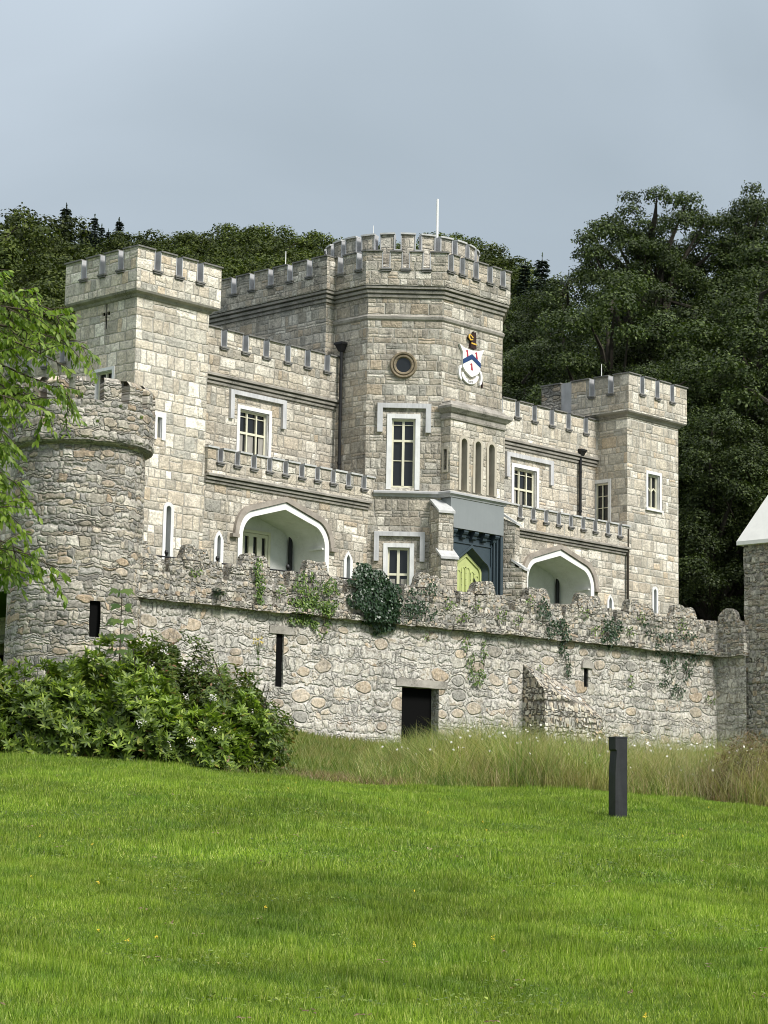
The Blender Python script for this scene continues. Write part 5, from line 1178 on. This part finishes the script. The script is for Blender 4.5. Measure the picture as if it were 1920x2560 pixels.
BR = [(-3.3, 35.4, .95, .8, 1.62), (-2.45, 35.2, .9, .8, 1.30), (-3.9, 35.6, .7, .7, 1.55), (-2.15, 34.8, .5, .6, 1.05), (-2.6, 34.4, .8, .5, 1.05)]
BB, BP, BN = shrub('bramble_thicket', 3, BR, 1500, 'bramble', 'tangled bramble thicket with pale blossom against the stone wall')
rs = np.random.default_rng(9); o = np.array(BB.location)
BP = np.concatenate([BP[BP[:, 1] < 35.2], RP[(RP[:, 0] > -4.3) & (RP[:, 1] < 33.9)]]); sel = rs.permutation(len(BP))[:95]; Q = BP[sel] + np.array([0, -.20, .05])
Q = np.repeat(Q, 16, 0) + rs.normal(size=(len(Q) * 16, 3)) * .03; leaves(Q - o, sph(rs, len(Q)), np.tile([0, -1.0, .6], (len(Q), 1)), .034, T_DIA, 'blossom', 'petal', BB)

m = MB()
for k in range(16):
    a = BP[rs.integers(len(BP))]; dx = rs.uniform(-.7, 1.0); h = rs.uniform(.25, .6); b_ = np.array([a[0], 34.3 + rs.uniform(-.3, .6), a[2]])
    m.tube([tuple(b_), tuple(b_ + [dx * .4, -.1, h]), tuple(b_ + [dx, -.15, h * .7])], [.009, .007, .003], 5, cap=False)
m.build('cane', 'bark', BB, off=tuple(BB.location), uv=False)
RS_ = [(-2.15, 34.3, .42, .4, 1.0), (-2.55, 33.7, .45, .4, .75)]
shrub('bushy_sapling', 4, RS_, 420, 'rhodo', 'light green leafy shoots at the right end of the thicket')
def sapling(name, x, y, h, n, l, label, T=T_PALM, mat='maple', lean=.0):
    rs = np.random.default_rng(int(abs(x) * 100)); z = gz(x, y); par = empty(name, (x, y, z), 0, label=label, cat='plant'); m = MB()
    top = (lean, 0, h); m.tube([(0, 0, 0), (lean * .3, 0, h * .5), top], [.02, .014, .006], 6); P, D, N = [], [], []
    for k in range(n):
        t = .35 + .65 * k / (n - 1); c = np.array([lean * t * t, 0, h * t])
        for q in range(4):
            a = k * 1.2 + q * pi / 2 + rs.uniform(-.2, .2); d = np.array([cos(a), sin(a), .25]); e_ = c + d * l * .7 * (1.2 - .5 * t); m.tube([tuple(c), tuple(e_)], .003, 4, cap=False); P.append(e_); D.append([cos(a), sin(a) * .6, -.65]); N.append([cos(a) * .3, -.75, .8])
    m.build('stem', 'twig', par, off=(0, 0, 0), uv=False); leaves(np.array(P), np.array(D), np.array(N), rs.uniform(.7, 1.1, len(P)) * l * (1.0), T, 'leaves', mat, par); return par
sapling('sycamore_sapling', -4.15, 34.7, 2.62, 8, .20, 'tall sycamore sapling with tiers of lobed leaves rising out of the thicket')
# ragwort stem with a yellow head
def weed(x, y, h, label, head='disc', name='ragwort_plant'):
    rs = np.random.default_rng(int(abs(x * 77))); z = gz(x, y); par = empty(name, (x, y, z), 0, label=label, cat='plant'); m = MB(); m.tube([(0, 0, 0), (.03, 0, h * .5), (.01, 0, h)], [.010, .008, .005], 5)
    P, D = [], []
    for k in range(46):
        t = rs.uniform(.2, .97); a = rs.uniform(0, 6.3); P.append([.02, 0, h * t]); D.append([cos(a), sin(a), rs.uniform(-.1, .6)])
    hp = []
    for k in range(9):
        a = rs.uniform(0, 6.3); e_ = (.10 * cos(a), .10 * sin(a), h + rs.uniform(.0, .10)); m.tube([(.01, 0, h * .9), e_], .003, 4, cap=False); hp.append(e_)
    m.build('stem', 'maple', par, off=(0, 0, 0), uv=False); leaves(np.array(P), np.array(D), np.tile([0, -.3, 1.0], (len(P), 1)), rs.uniform(.06, .14, len(P)), T_LEAF, 'leaves', 'maple', par)
    H_ = np.repeat(np.array(hp), 10, 0) + rs.normal(size=(len(hp) * 10, 3)) * .012; leaves(H_, sph(rs, len(H_)), np.tile([0, -1.0, 1.0], (len(H_), 1)), .022, T_DIA, 'flower_head', head, par); return par
weed(-2.02, 35.6, 2.05, 'tall ragwort with a small yellow head beside the wall slit')

# ------------------------------------------------------------------ ivy and wall plants
def onwall(s, z, o): p = WL.pt(s, z, o); return p
def ivy(name, seed, patches, mat, label, size=.085, dens=330, bulge=.10, cat='ivy', trail=None):
    """patches: (s, z, rs, rz, bulge) ellipses of leaves on the wall"""
    rs = np.random.default_rng(seed); s0, z0 = patches[0][:2]; loc = WL.pt(s0, z0, .2); par = empty(name, loc, 0, label=label, cat=cat); n = np.array([WL.nx, WL.ny, 0]); P, N = [], []; m = MB()
    for (s, z, a, b, bl) in patches:
        k = int(dens * a * b * 3.14); th = rs.uniform(0, 2 * pi, k); r = rs.uniform(0, 1, k) ** .5 * (1 + .15 * np.sin(th * 5 + s)); ss, zz = s + a * r * np.cos(th), z + b * r * np.sin(th)
        rag = np.array([mnoise.noise(Vector((q * 2.6, w * 2.6, seed))) for q, w in zip(ss, zz)]); keep = rag > -.32 + .25 * r - bl * 1.5; ss, zz, r = ss[keep], zz[keep], r[keep]
        oo = .03 + bl * np.sqrt(np.clip(1 - r * r, 0, 1)) * rs.uniform(.6, 1.0, len(r)) + np.where(zz > 7.95, .24, .05) + rs.uniform(0, .04, len(r))
        P.append(np.stack([WL.x + WL.dx * ss + WL.nx * oo, WL.y + WL.dy * ss + WL.ny * oo, zz], 1))
        tn = np.stack([WL.dx * (ss - s) / a, WL.dy * (ss - s) / a, (zz - z) / b], 1) * (bl * 2.5); N.append(unit(n * 1.0 + tn + rs.normal(size=(len(ss), 3)) * .35 + np.array([0, 0, .25])))
        m.tube([WL.pt(s, z - b, .22 if z - b > 7.9 else .04), WL.pt(s + rs.uniform(-.2, .2) * a, z, .22 + bl * .4), WL.pt(s + rs.uniform(-.3, .3) * a, z + b * .8, .22)], [.014, .010, .004], 5, cap=False)
    P, N = np.concatenate(P), np.concatenate(N); D = unit(rs.normal(size=P.shape) * .5 + np.array([0, 0, -1.0]))
    m.build('stem', 'twig', par, off=tuple(loc), uv=False); leaves(P - np.array(loc), D, N, rs.uniform(.6, 1.3, len(P)) * size, T_IVY, 'leaves', mat, par); return par
ivy('ivy', 1, [(10.2, 8.75, 1.15, .80, .40), (9.95, 9.4, .95, .50, .38), (10.7, 8.15, .75, .60, .30), (9.6, 9.75, .45, .30, .28), (11.0, 8.9, .55, .55, .28)], 'ivy_dark', 'big dark green ivy bush bulging over the battlements below the hooded window', .10, 620)
ivy('ivy', 2, [(7.0, 8.75, .62, .85, .08), (8.1, 8.65, .42, .75, .08), (7.5, 8.2, .7, .55, .07), (7.9, 7.7, .4, .35, .05), (6.55, 8.3, .5, .28, .03), (7.05, 7.75, .8, .2, .02)], 'ivy_light', 'bright yellow green ivy covering the merlon in front of the left arch', .085, 360)
ivy('ivy', 3, [(4.85, 9.35, .20, .45, .04), (4.95, 8.75, .22, .5, .04), (5.0, 8.35, .35, .3, .03)], 'ivy_light', 'narrow strip of bright ivy climbing one stepped merlon', .08, 420)
ivy('ivy', 4, [(12.2, 8.9, .45, .6, .06), (12.7, 8.5, .6, .5, .04), (11.9, 8.4, .5, .4, .05), (13.0, 9.3, .3, .4, .04)], 'ivy_dark', 'thin dark ivy just right of the big ivy bush', .08, 230)
ivy('ivy', 5, [(15.0, 7.35, .25, .5, .02), (15.3, 6.8, .3, .5, .02), (15.6, 6.2, .5, .35, .03), (15.9, 7.1, .2, .6, .02)], 'ivy_light', 'sparse trailing ivy on the wall right of the doorway', .08, 210)
ivy('ivy', 6, [(18.9, 9.0, .35, .55, .06), (19.3, 8.4, .3, .5, .05), (19.9, 8.5, .3, .4, .04), (20.2, 7.9, .25, .6, .03), (20.5, 7.1, .15, .6, .02)], 'ivy_dark', 'dark ivy trailing from the battlements in front of the right arch', .085, 330)
ivy('ivy', 7, [(23.2, 8.75, .25, .25, .04), (22.6, 8.7, .35, .45, .05), (22.9, 8.2, .4, .35, .04), (22.3, 8.1, .25, .25, .03)], 'ivy_dark', 'small clump of dark ivy below the low stepped merlon right of the arch', .085, 380)
ivy('ivy', 8, [(25.1, 8.8, .45, .4, .04), (26.2, 8.5, .8, .22, .03), (27.3, 8.7, .7, .22, .03), (25.6, 8.1, .3, .4, .03), (26.5, 7.7, .6, .4, .03), (27.4, 7.4, .5, .7, .03), (26.2, 6.9, .5, .5, .02), (28.1, 7.9, .4, .4, .03), (26.9, 6.4, .5, .35, .02)], 'ivy_dark', 'straggling ivy hanging over the ledge at the right end of the wall', .085, 180)
ivy('ivy', 9, [(5.6, 8.15, .5, .12, .02), (3.6, 8.25, .35, .2, .02), (16.6, 8.6, .35, .35, .03), (15.3, 9.0, .25, .3, .03), (17.6, 8.5, .3, .25, .03), (23.9, 8.6, .5, .25, .02), (29.0, 6.1, .35, .25, .03), (24.1, 6.6, .2, .3, .03), (2.2, 9.0, .3, .2, .03), (5.9, 8.6, .3, .3, .03), (13.9, 8.9, .3, .3, .03), (14.6, 8.4, .4, .2, .03), (18.2, 9.3, .25, .3, .04), (21.2, 9.1, .3, .3, .03), (21.9, 8.5, .4, .25, .03), (24.5, 9.2, .3, .25, .03), (27.0, 9.1, .3, .3, .04), (29.6, 8.6, .2, .4, .03), (18.9, 6.6, .3, .3, .02), (13.0, 7.6, .2, .2, .02), (7.9, 7.2, .15, .2, .02)], 'ivy_light', 'scattered small ivy sprigs dotted along the rubble wall', .075, 150)
def tuft(loc, seed, n, l, mat, label, name='grass_tuft', cat='plant', down=.3):
    rs = np.random.default_rng(seed); par = empty(name, loc, 0, label=label, cat=cat); a = rs.uniform(0, 2 * pi, n); P = np.stack([rs.normal(size=n) * .03, rs.normal(size=n) * .03, 0 * a], 1)
    h = rs.uniform(.4, 1, n) * l; blades(P, h, np.full(n, .018), np.stack([np.cos(a), np.sin(a)], 1) * (h * rs.uniform(.3, 1.1, n))[:, None], rs, 'blades', mat, 3, par); return par
p = WL.pt(3.15, 8.35, .30); par = empty('fern', p, 0, label='small dark fern growing from the ledge near the round tower', cat='fern'); rs = np.random.default_rng(4); P, D, N = [], [], []
for k in range(26):
    a = rs.uniform(0, 6.3); up = rs.uniform(.2, 1.2)
    for t in np.linspace(.1, 1, 14):
        c = np.array([cos(a) * .30 * t, sin(a) * .30 * t, .38 * up * t - .28 * t * t])
        for sg in (-1, 1): P.append(c); D.append([-sin(a) * sg + cos(a) * .5, cos(a) * sg + sin(a) * .5, -.3]); N.append([0, -.3, 1])
leaves(np.array(P), np.array(D), np.array(N), .06, T_DIA, 'fronds', 'ivy_dark', par)
tuft(WL.pt(17.0, 7.95, .3), 2, 90, .22, 'straw', 'dry brown grass tuft hanging from the ledge right of the doorway')
TP = lambda ang, r, z: (RT_[0] + r * cos(vdir + radians(ang)), RT_[1] + r * sin(vdir + radians(ang)), z)
for n_, (an, z, lab) in enumerate(((-1, 14.40, 'small grass tuft at the foot of the centre merlon of the round tower'), (30, 14.15, 'leafy weed in the battlements at the right side of the round tower'), (-28, 14.1, 'grass tuft low on the left side of the round tower parapet'), (52, 13.9, 'grass tuft near the right edge of the round tower parapet'), (12, 13.55, 'little weed just above the ledge of the round tower'))):
    tuft(TP(an, 2.5, z), 10 + n_, 60, .20, 'rhodo', lab)
# ------------------------------------------------------------------ lawn
rs = np.random.default_rng(101)
def lawn(y0, y1, n, h, w, name, segs):
    n = int(n * 1.35); u_ = rs.uniform(0, 1, n); y = np.sqrt(y0 ** 2 + (y1 ** 2 - y0 ** 2) * u_); x = np.where(rs.uniform(0, 1, n) < .74, rs.uniform(-.195, .195, n), rs.choice([-1, 1], n) * rs.uniform(.195, .34, n)) * y
    z = hill_z(x, y)
    H_ = rs.uniform(.5, 1.15, n) * h * (1 + .35 * np.sin(x * 2.1 + 1.3 * np.sin(y * .9)) * np.sin(y * 1.4 + x)); a = rs.uniform(0, 2 * pi, n); l = rs.uniform(.1, .8, n) * H_
    H_ = H_ * np.where(np.sin(x * 5.3 + 2 * np.sin(y * 3.1)) * np.sin(y * 4.7 + x * 2) > .55, 1.7, 1.0)
    return blades(np.stack([x, y, z - .004], 1), H_, np.full(n, w), np.stack([np.cos(a), np.sin(a)], 1) * l[:, None], rs, name, 'lawn', segs)
tag(lawn(9.3, 17.5, 300000, .046, .0055, 'lawn_grass', 1), 'short mown green grass of the near lawn', 'grass', kind='stuff')
tag(lawn(17.0, 34.6, 330000, .050, .009, 'lawn_grass', 1), 'short mown green grass of the far part of the lawn', 'grass', kind='stuff')
def scatter_strip(n, xr, yr, dfun):
    x = rs.uniform(*xr, n); y = rs.uniform(*yr, n); k = dfun(x, y) > rs.uniform(0, 1, n); return x[k], y[k]
def edge_y(x): return 33.3 + .25 * np.sin(x * 1.7) + .12 * np.sin(x * 4.1)
# long meadow grass in front of the wall, deepening to the right
def mead(x, y): return ((y > edge_y(x)) * (1 - .9 * np.exp(-((x - 5.8) / .8) ** 2 - ((y - 34.6) / .9) ** 2)) * np.clip((x + .45) / .9, 0, 1))
MT['bank'] = grassmat('bank_blades', [(0, (0.07, 0.12, 0.015)), (0.6, (0.14, 0.20, 0.03)), (1, (0.27, 0.28, 0.09))], 0.5, (0.7, 1.25), dry=.8)
x, y = scatter_strip(80000, (-1.6, 12), (33.1, 41.5), mead); k = len(x); hs = np.clip((x + 1.4) / 2.8, .28, 1.0) * np.clip((y - edge_y(x)) * 1.1 + .35, .3, 1.0)
H_ = rs.uniform(.5, 1.15, k) * hs * (1 + .25 * np.sin(x * 1.9 + 1) * np.sin(x * 3.7 + y)); a = rs.uniform(0, 2 * pi, k)
tag(blades(np.stack([x, y, hill_z(x, y) - .02], 1), H_, rs.uniform(.007, .014, k), np.stack([np.cos(a), np.sin(a)], 1) * (H_ * rs.uniform(.15, 1.15, k))[:, None], rs, 'meadow_grass', 'meadow', 3), 'long unmown green grass between the lawn and the wall', 'grass', kind='stuff')
x, y = scatter_strip(23000, (-1.2, 12), (33.4, 39.0), lambda x, y: mead(x, y) * np.clip(.25 + (x - 1) * .16 + .35 * np.sin(x * 2.3 + y), .08, 1)); k = len(x); hs = np.clip((x + 1.4) / 3.6, .3, 1.0); H_ = rs.uniform(.65, 1.15, k) * hs; a = rs.uniform(0, 2 * pi, k)
b = blades(np.stack([x, y, hill_z(x, y) - .02], 1), H_, np.full(k, .006), np.stack([np.cos(a), np.sin(a)], 1) * (H_ * rs.uniform(.1, .8, k))[:, None], rs, 'straw_stalks', 'straw', 3); tag(b, 'dry straw coloured seed stalks in the long grass', 'grass', kind='stuff')
# rough bank: short rough grass from the lawn edge up to the wall
x, y = scatter_strip(230000, (-8, 13), (33.2, 82), lambda x, y: np.clip(1.3 - (y - 33) / 45, .25, 1) * (np.abs(x) < y * .24)); k = len(x); H_ = rs.uniform(.08, .22, k) * (1 + (y - 33) / 60); a = rs.uniform(0, 2 * pi, k)
tag(blades(np.stack([x, y, hill_z(x, y) - .01], 1), H_, .010 + (y - 33) * .0007, np.stack([np.cos(a), np.sin(a)], 1) * (H_ * .6)[:, None], rs, 'bank_grass', 'bank', 1), 'rough green grass on the bank below the wall', 'grass', kind='stuff')
x, y = scatter_strip(9000, (-2.6, 1.8), (33.2, 35.6), lambda x, y: np.clip(np.sin(x * 2.2 + y) * .5 + .45, 0, 1) * np.clip(1.3 - (x + 1) * .4, 0, 1)); k = len(x); H_ = rs.uniform(.04, .16, k); a = rs.uniform(0, 2 * pi, k)
tag(blades(np.stack([x, y, hill_z(x, y)], 1), H_, np.full(k, .009), np.stack([np.cos(a), np.sin(a)], 1) * (H_ * 1.1)[:, None], rs, 'dry_thatch', 'bracken', 1), 'dry brown thatch along the far edge of the lawn', 'grass', kind='stuff')
# collapsed heap of dead fronds at the right
x = rs.normal(5.75, .55, 9000); y = rs.normal(34.6, .5, 9000); k = 9000; hh = 1.08 * np.exp(-((x - 5.9) / .95) ** 2 - ((y - 34.9) / .9) ** 2); a = rs.uniform(0, 2 * pi, k)
P = np.stack([x, y, hill_z(x, y) + hh * rs.uniform(.2, 1.1, k)], 1)
tag(blades(P, rs.uniform(.02, .14, k), rs.uniform(.01, .02, k), np.stack([np.cos(a), np.sin(a)], 1) * rs.uniform(.12, .40, k)[:, None], rs, 'frond_heap', 'bracken', 2), 'collapsed brown heap of dead fronds in front of the gate tower', 'plant debris', kind='stuff')
# oxeye daisies
x, y = scatter_strip(900, (-.6, 7.6), (33.6, 38.5), lambda x, y: mead(x, y) * np.clip(.25 + .3 * np.sin(x * 1.3 + .4) + .4 * (x > 1.8), .1, 1) * np.clip((y - edge_y(x)) * .8, .1, 1)); x, y = x[:230], y[:230]; k = len(x); hs = np.clip((x + 1.4) / 3.4, .35, 1.0)
zt = hill_z(x, y) + rs.uniform(.35, 1.02, k) * hs; C = np.stack([x, y, zt], 1); N = unit(np.stack([rs.normal(0, .5, k), -1 + rs.normal(0, .4, k), rs.uniform(.1, 1.2, k)], 1)); A1 = unit(np.cross(N, [0, 0, 1.0])); B1 = np.cross(N, A1)
PP, DD, NN = [], [], []
for q in range(9):
    t = 2 * pi * q / 9; PP.append(C); DD.append(A1 * cos(t) + B1 * sin(t)); NN.append(N)
tag(leaves(np.concatenate(PP), np.concatenate(DD), np.concatenate(NN), .022, (T_DIA[0] * np.array([1, 1.25, 1]), T_DIA[1]), 'oxeye_daisies', 'petal'), 'white oxeye daisies scattered through the long grass', 'flowers', kind='stuff')
tag(blades(np.stack([x, y, hill_z(x, y)], 1), zt - hill_z(x, y) - .01, np.full(k, .006), np.zeros((k, 2)), rs, 'daisy_stalks', 'meadow', 2), 'thin green daisy stalks in the long grass', 'flowers', kind='stuff')
# odd specks in the lawn: clover, dandelions, dead leaves
n = 26; y = rs.uniform(10.5, 31, n); x = rs.uniform(-.18, .18, n) * y; C = np.stack([x, y, hill_z(x, y) + .045], 1); C = np.repeat(C, 7, 0) + rs.normal(size=(n * 7, 3)) * .004
tag(leaves(C, sph(rs, len(C)), np.tile([0, -.6, 1.0], (len(C), 1)), .014, T_DIA, 'lawn_flowers', 'disc'), 'tiny yellow flowers dotted over the lawn', 'flowers', kind='stuff')
n = 46; y = rs.uniform(10, 28, n); x = rs.uniform(-.18, .18, n) * y; C = np.stack([x, y, hill_z(x, y) + .05], 1); C = np.repeat(C, 5, 0) + rs.normal(size=(n * 5, 3)) * np.array([.02, .02, .004])
tag(leaves(C, sph(rs, len(C)) * np.array([1, 1, .2]), np.tile([0, -.4, 1.0], (len(C), 1)), .03, T_LEAF, 'fallen_leaves', 'bracken'), 'small brown dead leaves lying on the lawn', 'leaves', kind='stuff')
n = 26000; y = np.sqrt(rs.uniform(9.5 ** 2, 26 ** 2, n)); x = rs.uniform(-.19, .19, n) * y
cl = np.array([mnoise.noise(Vector((a * .9, b * .9, 3.0))) for a, b in zip(x, y)]) > .18; x, y = x[cl], y[cl]; k = len(x)
tag(leaves(np.stack([x, y, hill_z(x, y) + rs.uniform(.015, .04, k)], 1), sph(rs, k) * np.array([1, 1, .15]), np.stack([rs.normal(0, .3, k), rs.normal(-.2, .3, k), np.ones(k)], 1), rs.uniform(.015, .028, k), T_IVY, 'clover', 'rhodo'), 'low patches of darker clover in the lawn', 'clover', kind='stuff')
